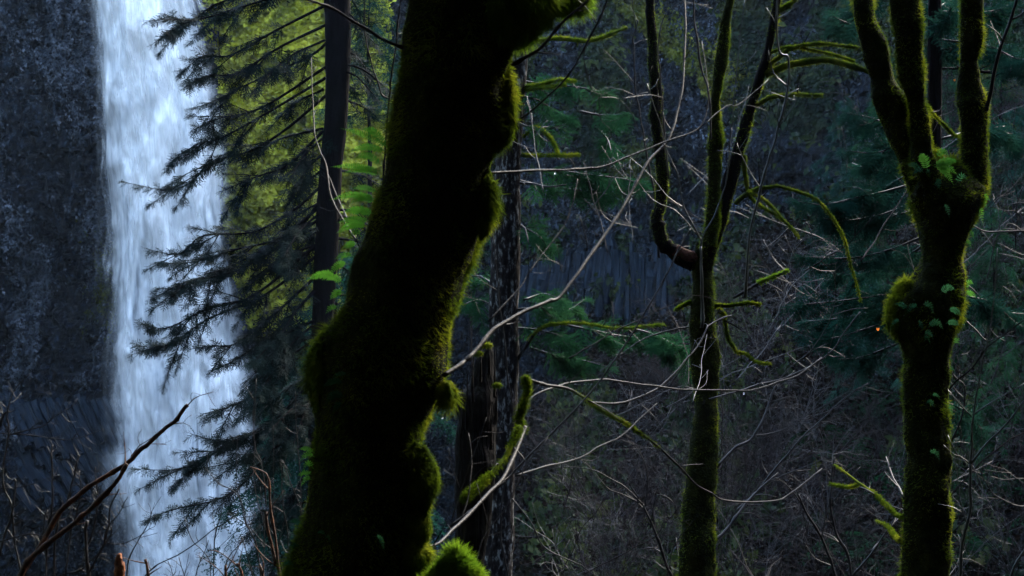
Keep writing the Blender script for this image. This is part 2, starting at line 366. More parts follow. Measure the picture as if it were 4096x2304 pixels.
mo = flakes('moss', cliff_pts(1500, (70, 200, 125, 340), rg, lambda x, y: inter(x, 78, 112)*np.exp(-((y-288)/34)**2)*np.clip(.25+nz2(x, y, 8, .08), 0, 1)), .24, mat('dull_moss', [(.02,.035,.012),(.09,.1,.02),(.24,.24,.04)], .8, .9, .1, transl=.2), rg); mo['kind'] = 'stuff'; mo['label'] = 'sparse olive moss on the cliff left of the waterfall'
def ledge_keep(x, y):
    c = np.interp(x, [560, 630, 660, 700, 760, 1100], [-40, 20, 52, 92, 118, 190])
    return np.exp(-(np.clip(y-c+2, 0, 99)/3)**2)*np.exp(-(np.clip(c-y, 0, 99)/26)**2)*np.clip(.45+nz2(x, y, 14, .035)*1.1, 0, 1)
mo = flakes('moss', cliff_pts(9000, (600, -10, 770, 120), rg, ledge_keep), .3, mat('olive_moss', [(.05,.08,.012),(.2,.22,.025),(.45,.43,.06)], .8, .9, .1, transl=.3, detail=7), rg); mo['kind'] = 'stuff'; mo['label'] = 'yellowish moss band on the diagonal ledge of the right cliff'
hb = flakes('ground_cover', cliff_pts(60000, (480, -30, 1080, 330), rg, lambda x, y: np.clip(.1+nz2(x, y, 24, .02)*1.2+.9*inter(x-1.2*y, 640, 820), 0.01, 1)), .5, M['herb'], rg); hb['kind'] = 'stuff'; hb['label'] = 'patchy dark green plants clinging to the right cliff'
ml_ = flakes('highlight_flakes', cliff_pts(14000, (500, -10, 860, 330), rg, lambda x, y: np.clip(.1+nz2(x, y, 54, .03), 0.02, .6)), .18, mat('blue_highlight', [(.015,.025,.04),(.05,.07,.1),(.2,.23,.29)], 2, .6, .3), rg); ml_['kind'] = 'stuff'; ml_['label'] = 'blue grey flakes painting highlights on the middle cliff'  # bluish flakes stand in for highlights on the rock
mo = flakes('highlight_flakes', cliff_pts(17000, (-10, -10, 120, 450), rg, lambda x, y: np.clip(.14+nz2(x, y, 44, .03), 0.02, .6)), .2, mat('pale_highlight', [(.02,.03,.045),(.07,.085,.11),(.26,.28,.33)], 2, .6, .4), rg); mo['kind'] = 'stuff'; mo['label'] = 'small grey flakes painting highlights on the dark left cliff'  # pale flakes put highlight speckles on the flat looking left rock

# ------------------------------------------------------------------ waterfall
WL = ([-60, 0, 80, 160, 240, 320, 400, 480, 576, 720], [90, 94, 102, 106, 112, 111, 113, 117, 124, 130])
WR = ([-60, 0, 60, 120, 200, 250, 300, 400, 480, 576, 720], [196, 203, 217, 230, 229, 233, 244, 256, 262, 274, 290])
def fall(name, D, grow_l, grow_r, amp, seed, m_, parent, bulge=1.6):
    ny, nxx = 260, 110; y = np.linspace(-60, 720, ny)[:, None]; u = np.linspace(0, 1, nxx)[None]
    l = np.interp(y, *WL)-grow_l*(1+np.clip(y-200, 0, 400)/250); r = np.interp(y, *WR)+grow_r*(1+np.clip(y-200, 0, 400)/300); x = l+(r-l)*u
    X = (x-512)*K*D; Z = (288-y)*K*D+0*u; Y = D-bulge*np.sqrt(np.clip(1-(2*u-1)**2, 0, 1))+0*y
    p = np.stack([X*.8, Z*.28, 0*X], -1); n1 = fbm(p, 5, seed); n2 = fbm(np.stack([X*4, Z*.35, 0*X], -1), 3, seed+9)
    Y = Y-amp*(n1+.1*n2); V = np.stack([X, Y, Z], -1).reshape(-1, 3)
    uv = np.stack([u+0*y, 1-(y+60)/780+0*u], -1).reshape(-1, 2); i = np.arange(ny-1)[:, None]*nxx; j = np.arange(nxx-1)[None]
    Q = np.stack([i+j, i+nxx+j, i+nxx+j+1, i+j+1], -1).reshape(-1, 4)
    return build(name, V, Q, m_, parent, True, uv)
wf = bpy.data.objects.new('waterfall', None); COL.objects.link(wf); wf.location = tuple(P(190, 560, 107)); wf['kind'] = 'structure'; wf['label'] = 'tall white plunging waterfall in front of the dark cliff'
fall('falling_water', 107.5, 2, 1, .7, 50, M['water'], wf)
fall('water_veil', 106.2, 7, 4, .9, 70, M['veil'], wf, 2.0)
fall('spray', 105, 14, 9, .6, 90, M['spray'], wf, 2.6)

# ------------------------------------------------------------------ trunks
def trunk_mesh(rows, D, r=0, sides=48, amp=.08, step=3, seed=0, freq=5, yscale=1.0, tilt=0):
    """rows (y, left, right) silhouettes at distance D -> rings around the axis"""
    o = ORG[r]; rows = sorted([(o[1]+a*o[2], o[0]+b*o[2], o[0]+c*o[2]) for a, b, c in rows])
    ys_ = np.array([q[0] for q in rows]); n = int((ys_[-1]-ys_[0])/step)+1
    yy = np.linspace(ys_[0], ys_[-1], n)
    l = np.interp(yy, ys_, [q[1] for q in rows]); rr = np.interp(yy, ys_, [q[2] for q in rows])
    ker = np.ones(5)/5; pad = lambda v: np.convolve(np.pad(v, 2, 'edge'), ker, 'valid'); l, rr = pad(l), pad(rr)
    Dv = D+tilt*(yy-288)/288 if np.ndim(D) == 0 else np.interp(yy, *D)
    c = (l+rr)/2; R_ = (rr-l)/2*K*Dv; X0 = (c-512)*K*Dv; Z0 = (288-yy)*K*Dv
    a = np.linspace(0, 2*np.pi, sides, endpoint=False)[None]
    Nx, Ny = np.cos(a), np.sin(a); Rg = R_[:, None]
    X = X0[:, None]+Rg*Nx; Y = Dv[:, None]+Rg*Ny; Z = Z0[:, None]+0*a
    d = fbm(np.stack([X*freq, Y*freq, Z*freq*.7], -1), 5, seed)*amp*Rg
    X = X+Nx*d; Y = Y+Ny*d
    V = np.stack([X, Y, Z], -1).reshape(-1, 3); m_ = sides
    i = np.arange(n-1)[:, None]*m_; j = np.arange(m_)[None]; j2 = (j+1) % m_
    Q = np.stack([i+j, i+m_+j, i+m_+j2, i+j2], -1).reshape(-1, 4)
    # caps
    V = np.vstack([V, [[X0[0], Dv[0], Z0[0]]], [[X0[-1], Dv[-1], Z0[-1]]]]); jj = np.arange(m_); b0 = len(V)-2
    T = np.vstack([np.stack([np.full(m_, b0), jj, (jj+1) % m_], -1), np.stack([np.full(m_, b0+1), (n-1)*m_+(jj+1) % m_, (n-1)*m_+jj], -1)])
    return V, T, Q
def mossy(V, Q, n, L, W, rg, out=.7, down=.5, rnd=.45, seed=3, clump=4., lo=.25, wfn=None):
    T = quads_to_tris(Q); cen = V[np.unique(T)].mean(0)
    Pn, Nn = surf_points(V, T, n, rg, wfn)
    # outward normals
    k = fbm(Pn*clump*2.2, 4, seed); Ls = L*np.clip(.62+k*1.3, lo, 2.3); ac = Acc(); blades(ac, Pn, Nn, Ls, W, rg, out, rnd, down); return ac
def lump_mesh(c, D, rx, ry, rz, seed=0, amp=.25, px=True):
    n, m_ = 14, 20; th = np.linspace(0, np.pi, n)[:, None]; ph = np.linspace(0, 2*np.pi, m_, endpoint=False)[None]
    N = np.stack([np.sin(th)*np.cos(ph), np.sin(th)*np.sin(ph), np.cos(th)+0*ph], -1)
    s = K*D if px else 1; C0 = P(c[0], c[1], D); r_ = 1+amp*fbm(N*1.7+seed*3.1, 3, seed)
    V = (C0+N*np.array((rx*s, ry*s, rz*s))*r_[..., None]).reshape(-1, 3)
    i = np.arange(n-1)[:, None]*m_; j = np.arange(m_)[None]; return V, np.stack([i+j, i+m_+j, i+m_+(j+1) % m_, i+(j+1) % m_], -1).reshape(-1, 4)

ALLB = []
def strokepts(r, pts, D, n=None, seed=0, wob=.6):
    D = np.broadcast_to(np.asarray(D, float), (2,)); q = np.array([R(r, *p) for p in pts]); L = np.concatenate([[0], np.cumsum(np.linalg.norm(np.diff(q, axis=0), axis=1))]); t = L/L[-1]
    p3 = np.array([P(a, b, D[0]+(D[1]-D[0])*s) for (a, b), s in zip(q, t)])
    n = n or max(5, int(L[-1]/5)); p = smooth_path(p3, n)
    tt = np.linspace(0, 1, n)[:, None]; Dm = D.mean()
    nzv = np.concatenate([fbm(np.concatenate([tt*L[-1]/22+seed, 0*tt+k*7.7, 0*tt], 1), 3, k+1)[:, None] for k in range(3)], 1)
    env = np.minimum(1, np.minimum(tt, 1-tt)*8)
    return p+nzv*wob*K*Dm*env*np.array((1, 2, 1)), L[-1]
def branch(name, r, pts, w, D, m_, parent=None, w2=None, knots=True, sides=7, twigs=0, wob=.7, tl=22, acc=None, seed=None):
    """w, w2: widths at start and end in px of the 1024 frame times 5 (region pixels)"""
    seed = seed if seed is not None else rng.integers(1000)
    p, Lp = strokepts(r, pts, D, None, seed, wob); n = len(p); t = np.linspace(0, 1, n); w2 = w*.5 if w2 is None else w2
    Dm = np.mean(D); rad = (w+(w2-w)*t)*.5*.1987*K*p[:, 1]
    if knots: rad = rad*(1+.12*vnoise(np.stack([t*Lp/7, 0*t+seed, 0*t], -1), 5)+.35*(vnoise(np.stack([t*Lp/4, 0*t+seed+9, 0*t], -1), 6) > .72))
    ac = acc or Acc(); V, T, Q = tube(p, rad, sides); ac.add(V, T, Q)
    rg = np.random.default_rng(int(seed)+3)
    for _ in range(twigs):
        k = rg.integers(n//5, n-1); tg = p[min(k+1, n-1)]-p[k-1]; tg /= np.linalg.norm(tg)
        d = tg*.7+np.cross(tg, (0, 1, 0))*rg.choice([-1, 1])*rg.uniform(.4, 1)+rg.normal(0, .3, 3)*np.array((1, 1.2, 1)); d /= np.linalg.norm(d)
        L = tl*rg.uniform(.4, 1.5)*K*Dm; q = smooth_path([p[k], p[k]+d*L*.5+rg.normal(0, .07, 3)*L, p[k]+d*L+np.array((0, 0, .25*L))*rg.uniform(-.6, 1)], 7)
        V, T, Q = tube(q, np.linspace(min(rad[k]*.6, 1.0*K*Dm), .22*K*Dm, 7), 4); ac.add(V, T, Q)
    if acc is not None: return p, rad
    return ac.build(name, m_, parent), p, rad
def branch_moss(p, rad, n, L, W, parent, rg, m_=None, down=.8, top=.4):
    V, T, Q = tube(p, rad*1.25, 8); Tq = quads_to_tris(Q)
    Pn, Nn = surf_points(V, Tq, n, rg, lambda c, N: np.clip(.35+top*N[:, 2]+fbm(c*3/(p[0][1]/6), 3, 4)*1.2, .0, 2)+.01)
    ac = Acc(); ac.add(V, T, Q); blades(ac, Pn, Nn, L, W, rg, .8, .5, down); o = ac.build('moss', m_ or M['moss'], parent); o['kind'] = 'stuff'; return o

# --- big foreground maple
rgm = np.random.default_rng(77)
big = thing('mossy_maple', P(365, 620, 5.6)-np.array((0, 0, .55)), 'thick dark leaning mossy trunk filling the middle of the foreground', 'tree')
BR = [(-260,1060,1330),(-100,1040,1300),(0,1030,1298),(100,1014,1296),(150,1012,1292),(200,1010,1274),(300,992,1260),(350,980,1250),(400,968,1240),(450,962,1228),(500,952,1225),(560,936,1212),(600,922,1204),(650,888,1190),(700,873,1165),(760,862,1150),(800,838,1130),(850,805,1124),(900,784,1120),(950,782,1115),(1000,786,1102),(1040,794,1088),(1080,798,1063),(1130,797,1060),(1180,788,1064),(1250,778,1062),(1300,770,1060),(1350,754,1055),(1400,738,1052),(1449,724,1055),(1560,690,1080),(1700,650,1150)]
V, T, Q = trunk_mesh(BR, 5.5, 0, 110, .055, 1.8, 3, 8)
build('trunk', V, [T, Q], M['moss_core'], big)
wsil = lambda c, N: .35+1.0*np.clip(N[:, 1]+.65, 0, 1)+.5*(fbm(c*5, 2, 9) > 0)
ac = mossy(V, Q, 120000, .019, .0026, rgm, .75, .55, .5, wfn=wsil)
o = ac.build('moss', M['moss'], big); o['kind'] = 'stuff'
lumps = [((528,-6),5.45,28,26,34),((522,22),5.45,19,18,20),((568,0),5.5,24,16,11),((500,8),5.45,34,34,30),((488,194),5.45,7,11,22),((484,222),5.45,7,9,14),((446,392),5.45,10,10,11),((421,478),5.42,17,18,33),((416,522),5.42,14,15,22),((412,552),5.42,17,17,16),((323,375),5.45,14,20,34),((330,352),5.5,14,18,24),((500,95),5.5,14,12,40),((502,125),5.5,12,12,22)]
for k, (c, D, rx, ry, rz) in enumerate(lumps):
    V, Q = lump_mesh(c, D, rx, ry, rz, k, .35); ac = Acc(); ac.add(V, Q=Q)
    Pn, Nn = surf_points(V, quads_to_tris(Q), int(500+9*rx*rz), rgm); Nn = Pn-P(c[0], c[1], D); Nn /= np.linalg.norm(Nn, axis=1)[:, None]
    blades(ac, Pn, Nn, .03*np.clip(.8+fbm(Pn*9, 3, k)*.9, .3, 2), .0026, rgm, .6, .4, .85)
    o = ac.build('moss_clump', M['moss_bright'] if k < 4 else M['moss'], big); o['kind'] = 'stuff'  # upper lumps take a brighter moss colour to offset the canopy shade
B = [  # region, pts, w, w2, D, twigs, moss
 (3,[(765,238),(660,190),(580,145),(490,90),(400,40),(300,0),(100,-80)],17,12,(5.45,5.0),0),
 (3,[(540,1215),(460,1100),(400,980),(385,845),(350,750),(325,640),(315,500),(308,290)],10,5,(5.5,6.2),2),
 (3,[(500,1130),(430,980),(385,860)],7,4,(5.6,5.95),0),
 (5,[(60,325),(120,295),(200,245),(300,130),(380,60),(440,0),(560,-110)],19,10,(5.4,4.9),3),
 (5,[(-40,680),(60,622),(200,530),(340,380),(420,250),(470,150),(540,0),(570,-90)],11,8,(5.6,5.2),2),
 (5,[(520,60),(440,210),(430,320),(460,440),(497,490),(505,600),(560,655)],6,3,(5.3,5.8),3),
 (5,[(497,490),(600,500),(670,580),(690,640),(760,730)],5,3,(5.5,6),2),
 (5,[(600,500),(740,475),(820,490)],4,2,(5.6,5.9),1),
 (5,[(-70,872),(120,862),(300,858),(430,850),(520,838),(640,795),(760,745),(860,705),(1010,640),(1050,500),(1050,440),(1015,210)],13,5,(5.45,6.2),0),
 (5,[(1010,640),(1140,535),(1180,535),(1250,490),(1350,400)],5,4,(6.0,6.3),1),
 (4,[(975,440),(1060,385),(1100,350),(1200,240),(1260,190),(1384,120),(1500,70),(1556,45),(1650,-65),(1745,-210),(1850,-365),(1920,-480),(2010,-640),(2110,-750),(2150,-890),(2180,-1050),(2190,-1300),(2185,-1500)],24,9,(5.45,7.2),6),
 (5,[(435,1265),(430,1190),(400,1090)],7,4,(6.1,6.1),0),
 (5,[(320,1375),(300,1340),(285,1230)],6,3,(6,6),0),(5,[(322,1375),(340,1260)],6,3,(6,6),0),
 (5,[(-60,1620),(100,1449),(160,1350),(300,1170),(370,1020),(390,900)],8,4,(5.8,6.3),1),
 (4,[(840,1320),(900,1308),(950,1285),(1010,1230),(1060,1180),(1200,1040),(1290,940),(1370,740),(1384,700)],13,22,(5.5,6.4),2),
 (4,[(1375,720),(1350,650),(1385,560),(1400,500),(1384,445)],22,10,(6.4,6.5),0),
 (6,[(100,700),(60,800),(20,860),(-60,960),(-180,1060)],22,18,(6.35,6.0),0),
 (6,[(-250,1200),(0,1000),(120,870),(430,560),(620,300),(800,0),(870,-140),(960,-300)],12,7,(6.2,7),0),
 (6,[(120,580),(200,530),(310,490),(400,470),(550,460),(700,485),(850,505),(1000,515),(1150,515),(1240,515),(1384,480),(1500,435),(1620,350)],11,7,(6.5,8.2),4),
 (6,[(130,455),(240,490),(350,510),(430,555),(540,630),(650,690),(760,770),(860,860),(960,960),(1050,1030),(1150,1070),(1384,1070),(1480,1020),(1620,910)],15,7,(6.5,8.4),5),
 (6,[(430,575),(500,580),(600,580),(720,540),(800,500),(880,430),(940,360),(1000,290),(1040,210),(1050,190),(1120,150),(1165,138)],12,6,(7.0,7.8),3),
 (6,[(80,945),(200,905),(400,855),(500,800),(620,740),(700,660),(790,580)],10,5,(6.4,7.2),2),
 (4,[(1055,1005),(1020,900),(1000,805)],5,4,(6.0,6.0),0),
 (4,[(1015,1170),(1070,1000),(1110,880),(1190,650)],7,4,(5.9,6.0),0),
 (4,[(1060,1180),(1100,1050),(1115,880),(1100,730)],8,5,(5.9,6.1),0),
 (4,[(1130,1395),(1190,1230),(1290,1100),(1384,900),(1500,750)],7,4,(5.8,6.1),2),
]
for k, (r, pts, w_, w2, D, tw) in enumerate(B):
    o, p, rad = branch('branch', r, pts, w_, D, M['bark'], big, w2, True, 9, tw+2, .85, 26, None, k+5)
    if k in (16, 17, 20):
        sel = slice(0, len(p)) if k != 20 else slice(len(p)//8, len(p)//2)
        branch_moss(p[sel], rad[sel]*(1.0 if k != 20 else .75), 5200 if k != 20 else 3500, .015 if k != 20 else .009, .003, big, rgm)
# wet bright moss mound at the foot
md = thing('moss_mound', P(448, 640, 5.35), 'bright green moss mound at the bottom edge right of the big trunk', 'moss mound')
for k, (c, rx, ry, rz) in enumerate([((456,571),10,12,22),((467,579),12,13,18),((442,583),12,12,17),((474,594),13,14,16),((430,598),14,14,20),((450,645),34,34,52)]):
    V, Q = lump_mesh(c, 5.35, rx, ry, rz, k+40, .25); ac = Acc(); ac.add(V, Q=Q); cc = P(c[0], c[1], 5.35)
    Pn, Nn = surf_points(V, quads_to_tris(Q), 5200, rgm); Nn = Pn-cc; Nn /= np.linalg.norm(Nn, axis=1)[:, None]
    blades(ac, Pn, Nn, .026*np.clip(.9+fbm(Pn*12, 3, k), .3, 2), .0028, rgm, .8, .4, .3); o = ac.build('moss_cushion', M['moss_bright'], md)
    o['kind'] = 'stuff'

# --- ferns
def frond(p0, p1, sag, wpx, D, m_, parent, seed, pairs=22):
    rg = np.random.default_rng(seed); A, B_ = P(*p0, D), P(*p1, D-.05*rg.random()); mid = (A+B_)/2+np.array((0, 0, sag*K*D)); pairs = int(min(pairs, max(7, np.hypot(p0[0]-p1[0], p0[1]-p1[1])/1.7))); p = smooth_path([A, mid, B_], pairs+4)
    ac = Acc(); V, T, Q = tube(p, np.linspace(.9, .3, len(p))*.35*K*D, 4); ac.add(V, T, Q); W = min(wpx*K*D, .32*np.linalg.norm(B_-A))
    for k in range(2, len(p)-1):
        t = k/(len(p)-1); L = W*(math.sin(math.pi*min(1, (t*.9+.12)))**.6)*(1-t**4*.8); tg = p[k+1]-p[k-1]; tg /= np.linalg.norm(tg)
        sd_ = np.cross(tg, np.array((.15, 1, .35))); sd_ /= np.linalg.norm(sd_)
        for s in (-1, 1):
            d = sd_*s+tg*.45+rg.normal(0, .08, 3)+np.array((0, -.25, -.1)); d /= np.linalg.norm(d); q = np.cross(d, np.cross(sd_, tg)); q /= np.linalg.norm(q); ww = L*.12+.0006
            b0 = p[k]; V = np.array([b0-q*ww*.6, b0+q*ww*.6, b0+d*L*.5+q*ww, b0+d*L*.5-q*ww, b0+d*L*(1+.1*rg.normal())]); ac.add(V, T=np.array([[3, 2, 4]]), Q=np.array([[0, 1, 2, 3]]))
    return ac.build('frond', m_, parent, smooth=False)
def fern(label, D, fr, m_, seed, group=None, wpx=7):
    wpx = wpx*.8; t = thing('fern', P(*fr[0][0], D), label, 'fern', group)
    for k, (a, b_) in enumerate(fr): frond(a, b_, 3+2*((k*7) % 3), wpx*(.8+.4*((k*5) % 4)/3), D, m_, t, seed+k)
G = 'ferns growing out of the mossy trunks'
fern('bright fern high on the left side of the big trunk, topmost of its column', 5.35, [(R(3,690,735),R(3,452,645)),(R(3,680,760),R(3,495,765)),(R(3,690,745),R(3,560,650))], M['fern'], 1, G)
fern('long bright fern reaching left across the fir trunk below the topmost fern', 5.35, [(R(3,655,860),R(3,403,840)),(R(3,650,880),R(3,470,870)),(R(3,660,830),R(3,520,800))], M['fern'], 11, G)
fern('wide tiered bright fern midway up the left side of the big trunk', 5.35, [(R(3,640,965),R(3,505,950)),(R(3,632,1000),R(3,400,1008)),(R(3,630,1020),R(3,500,1030)),(R(3,622,1075),R(3,470,1066))], M['fern'], 21, G)
fern('bright fern with blunt drooping fronds beside the bare twig, left of the trunk', 5.35, [(R(3,600,1110),R(3,435,1122)),(R(3,590,1135),R(3,432,1175)),(R(3,560,1190),R(3,500,1205)),(R(3,540,1230),R(3,465,1255))], M['fern'], 31, G, 8)
fern('fern with one long frond pointing left, lowest of the bright column', 5.35, [(R(3,520,1290),R(3,425,1305)),(R(3,490,1330),R(3,395,1385)),(R(3,470,1420),R(3,283,1408)),(R(4,470,20),R(4,400,60)),(R(4,440,110),R(4,380,130))], M['fern'], 41, G, 8)
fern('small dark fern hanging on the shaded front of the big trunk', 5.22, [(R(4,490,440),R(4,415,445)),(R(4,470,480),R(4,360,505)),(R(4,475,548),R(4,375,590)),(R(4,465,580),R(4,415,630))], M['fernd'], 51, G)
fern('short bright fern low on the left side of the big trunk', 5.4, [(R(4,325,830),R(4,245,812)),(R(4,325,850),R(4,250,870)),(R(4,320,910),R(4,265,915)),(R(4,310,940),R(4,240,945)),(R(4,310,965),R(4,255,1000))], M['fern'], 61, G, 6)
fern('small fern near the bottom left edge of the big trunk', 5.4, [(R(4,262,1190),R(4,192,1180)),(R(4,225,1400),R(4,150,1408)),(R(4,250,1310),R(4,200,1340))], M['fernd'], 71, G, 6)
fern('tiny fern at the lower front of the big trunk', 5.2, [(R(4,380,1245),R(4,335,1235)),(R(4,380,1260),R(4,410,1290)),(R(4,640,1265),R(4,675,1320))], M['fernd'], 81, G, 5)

# --- right forked maple
rm = thing('mossy_maple', P(925, 640, 9)-np.array((0, 0, .9)), 'mossy forked tree with three upright limbs at the right', 'tree')
D9 = 9.0
RT = [(420,2330,2420),(470,2300,2462),(500,2292,2468),(560,2312,2442),(600,2320,2436),(650,2320,2422),(700,2296,2425),(740,2266,2426),(780,2250,2426),(830,2250,2413),(860,2270,2396),(900,2276,2388),(1000,2273,2378),(1100,2270,2386),(1150,2286,2396),(1200,2280,2398),(1250,2279,2394),(1350,2277,2386),(1449,2276,2388),(1600,2260,2400),(1800,2220,2430)]
LIMBS = [('trunk', RT, 0), ('limb', [(-200,2120,2175),(0,2146,2195),(50,2151,2200),(100,2166,2230),(150,2171,2238),(200,2191,2244),(250,2197,2285),(300,2217,2300),(350,2238,2345),(400,2262,2352),(450,2282,2400),(520,2300,2420)], .05),
 ('limb', [(-200,2235,2305),(0,2241,2308),(50,2246,2320),(100,2251,2319),(150,2256,2319),(200,2262,2324),(250,2284,2326),(300,2290,2338),(380,2292,2342),(450,2300,2370)], -.1),
 ('limb', [(-200,2425,2470),(0,2419,2470),(50,2416,2474),(100,2416,2473),(150,2416,2455),(200,2412,2464),(260,2407,2480),(300,2416,2480),(350,2416,2481),(400,2413,2480),(450,2408,2480),(480,2400,2480),(540,2370,2465),(600,2340,2430)], .05)]
for k, (nm, rows, dd) in enumerate(LIMBS):
    V, T, Q = trunk_mesh(rows, D9+dd, 0, 64, .17, 1.6, 60+k, 9); build(nm, V, [T, Q], M['moss_core'], rm)
    n = 42000 if k == 0 else 15000
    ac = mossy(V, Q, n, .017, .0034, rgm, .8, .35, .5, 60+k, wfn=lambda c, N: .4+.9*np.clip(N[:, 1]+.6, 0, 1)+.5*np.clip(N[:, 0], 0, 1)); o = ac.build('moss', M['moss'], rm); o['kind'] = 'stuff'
for k, (c, rx, ry, rz) in enumerate([((896,318),7,12,18),((899,302),9,12,8),((906,288),9,12,7),((912,322),12,14,18),((952,298),11,14,26),((925,304),23,16,28),((925,158),16,14,10),((948,178),14,12,18)]):
    V, Q = lump_mesh(c, D9, rx, ry, rz, k+80, .35); ac = Acc(); ac.add(V, Q=Q); cc = P(c[0], c[1], D9)
    Pn, Nn = surf_points(V, quads_to_tris(Q), 2600, rgm); Nn = Pn-cc; Nn /= np.linalg.norm(Nn, axis=1)[:, None]; blades(ac, Pn, Nn, .03, .0035, rgm, .8, .4, .5)
    o = ac.build('moss_clump', M['moss'], rm); o['kind'] = 'stuff'
BR2 = [(7,[(1190,560),(1210,480),(1260,250),(1320,100),(1345,0),(1380,-140)],22,14,9.0,3),(7,[(1320,100),(1384,60),(1470,-20)],9,6,9.0,1),
 (8,[(790,1150),(740,1140),(650,1050),(550,980),(430,890)],20,9,(9,9.8),3),(8,[(550,985),(500,1000),(405,985)],8,5,(9.6,9.9),1),(8,[(760,1270),(735,1250),(700,1200),(640,1170)],16,7,(9,9.5),2),(8,[(780,1060),(730,960),(690,850)],12,6,(9,9.5),3),
 (8,[(1000,520),(1040,470),(1120,400),(1200,300),(1300,225),(1400,150)],11,6,(9,8.5),3),(8,[(1010,790),(1070,640),(1085,500),(1030,440),(1010,330)],10,5,(9,9.1),2),(8,[(1095,170),(1140,210),(1190,265),(1230,260),(1330,220)],8,4,(9,8.8),3),
 (7,[(885,520),(920,570),(990,640),(1040,685),(1070,690)],12,6,(9,9.2),2),(8,[(1000,1320),(1050,1400),(1090,1500)],8,5,9,1)]
for k, (r, pts, w_, w2, D, tw) in enumerate(BR2):
    o, p, rad = branch('branch', r, pts, w_, D, M['bark'], rm, w2, True, 8, tw, .8, 26, None, 200+k)
    if k in (2, 3, 4, 9): branch_moss(p, rad*.85, 2200, .012, .004, rm, rgm)
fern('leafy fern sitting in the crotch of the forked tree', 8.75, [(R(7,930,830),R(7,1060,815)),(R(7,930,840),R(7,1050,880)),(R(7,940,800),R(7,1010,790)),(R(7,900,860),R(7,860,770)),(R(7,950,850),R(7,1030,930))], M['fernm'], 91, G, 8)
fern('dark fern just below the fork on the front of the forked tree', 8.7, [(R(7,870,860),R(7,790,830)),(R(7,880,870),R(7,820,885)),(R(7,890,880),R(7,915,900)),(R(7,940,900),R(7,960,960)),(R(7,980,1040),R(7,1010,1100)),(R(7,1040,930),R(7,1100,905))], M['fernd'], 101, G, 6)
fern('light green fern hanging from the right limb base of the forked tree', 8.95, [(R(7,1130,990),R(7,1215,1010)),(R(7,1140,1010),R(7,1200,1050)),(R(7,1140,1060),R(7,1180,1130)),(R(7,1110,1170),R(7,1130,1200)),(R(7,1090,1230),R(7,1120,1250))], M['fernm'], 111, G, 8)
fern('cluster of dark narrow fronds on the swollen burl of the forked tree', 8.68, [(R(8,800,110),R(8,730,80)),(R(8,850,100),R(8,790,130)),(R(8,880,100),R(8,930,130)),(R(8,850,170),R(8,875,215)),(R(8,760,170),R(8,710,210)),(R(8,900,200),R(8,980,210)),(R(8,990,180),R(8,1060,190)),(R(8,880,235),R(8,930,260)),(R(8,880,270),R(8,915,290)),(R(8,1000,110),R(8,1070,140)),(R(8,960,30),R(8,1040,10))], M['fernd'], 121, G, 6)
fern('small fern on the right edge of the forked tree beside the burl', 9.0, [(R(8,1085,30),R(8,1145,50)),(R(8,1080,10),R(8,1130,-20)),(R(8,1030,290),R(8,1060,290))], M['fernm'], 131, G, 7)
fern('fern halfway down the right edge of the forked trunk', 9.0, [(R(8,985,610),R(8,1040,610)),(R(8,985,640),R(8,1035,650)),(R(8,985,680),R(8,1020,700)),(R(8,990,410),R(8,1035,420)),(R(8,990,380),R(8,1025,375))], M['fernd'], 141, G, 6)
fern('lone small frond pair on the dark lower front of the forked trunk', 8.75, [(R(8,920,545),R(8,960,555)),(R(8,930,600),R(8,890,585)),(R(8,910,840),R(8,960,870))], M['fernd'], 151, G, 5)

# --- mid maple (leans and forks, behind the thin branches)
mm = thing('mossy_maple', P(700, 640, 14)-np.array((0, 0, 1.6)), 'slender mossy forked maple standing between the big trunk and the right tree', 'tree')
MT = [('trunk',[(610,1748,1800),(650,1745,1790),(700,1741,1791),(800,1736,1800),(900,1739,1811),(1000,1746,1807),(1150,1736,1802),(1250,1719,1794),(1350,1712,1798),(1449,1711,1800),(1600,1700,1810),(1800,1690,1820)],0),
 ('limb',[(-160,1965,1985),(0,1946,1964),(50,1936,1959),(150,1914,1939),(250,1880,1906),(350,1850,1884),(450,1818,1854),(500,1804,1844),(560,1782,1828),(640,1755,1798),(680,1745,1790)],0),
 ('limb',[(-160,1840,1855),(0,1829,1846),(50,1814,1836),(150,1800,1829),(250,1786,1812),(350,1784,1817),(450,1784,1812),(500,1783,1810),(560,1776,1810),(620,1765,1800)],-.15)]
for k, (nm, rows, dd) in enumerate(MT):
    V, T, Q = trunk_mesh(rows, 14+dd, 0, 40, .2, 1.8, 160+k, 7); build(nm, V, [T, Q], M['moss_core'] if k != 1 else M['firbark'], mm)
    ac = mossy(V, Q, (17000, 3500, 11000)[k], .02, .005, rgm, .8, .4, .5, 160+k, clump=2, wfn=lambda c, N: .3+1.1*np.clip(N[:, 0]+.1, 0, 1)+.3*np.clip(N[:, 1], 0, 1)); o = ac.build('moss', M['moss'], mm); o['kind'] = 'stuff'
o, p, rad = branch('limb', 0, [(1745,665),(1705,645),(1668,605),(1656,560),(1662,500),(1662,400),(1652,300),(1647,200),(1641,100),(1636,0),(1630,-120)], 74, (14,14.3), M['firbark'], mm, 44, True, 14, 0, 1.2, 20, None, 300)
branch_moss(p, rad*.72, 6500, .018, .006, mm, rgm)
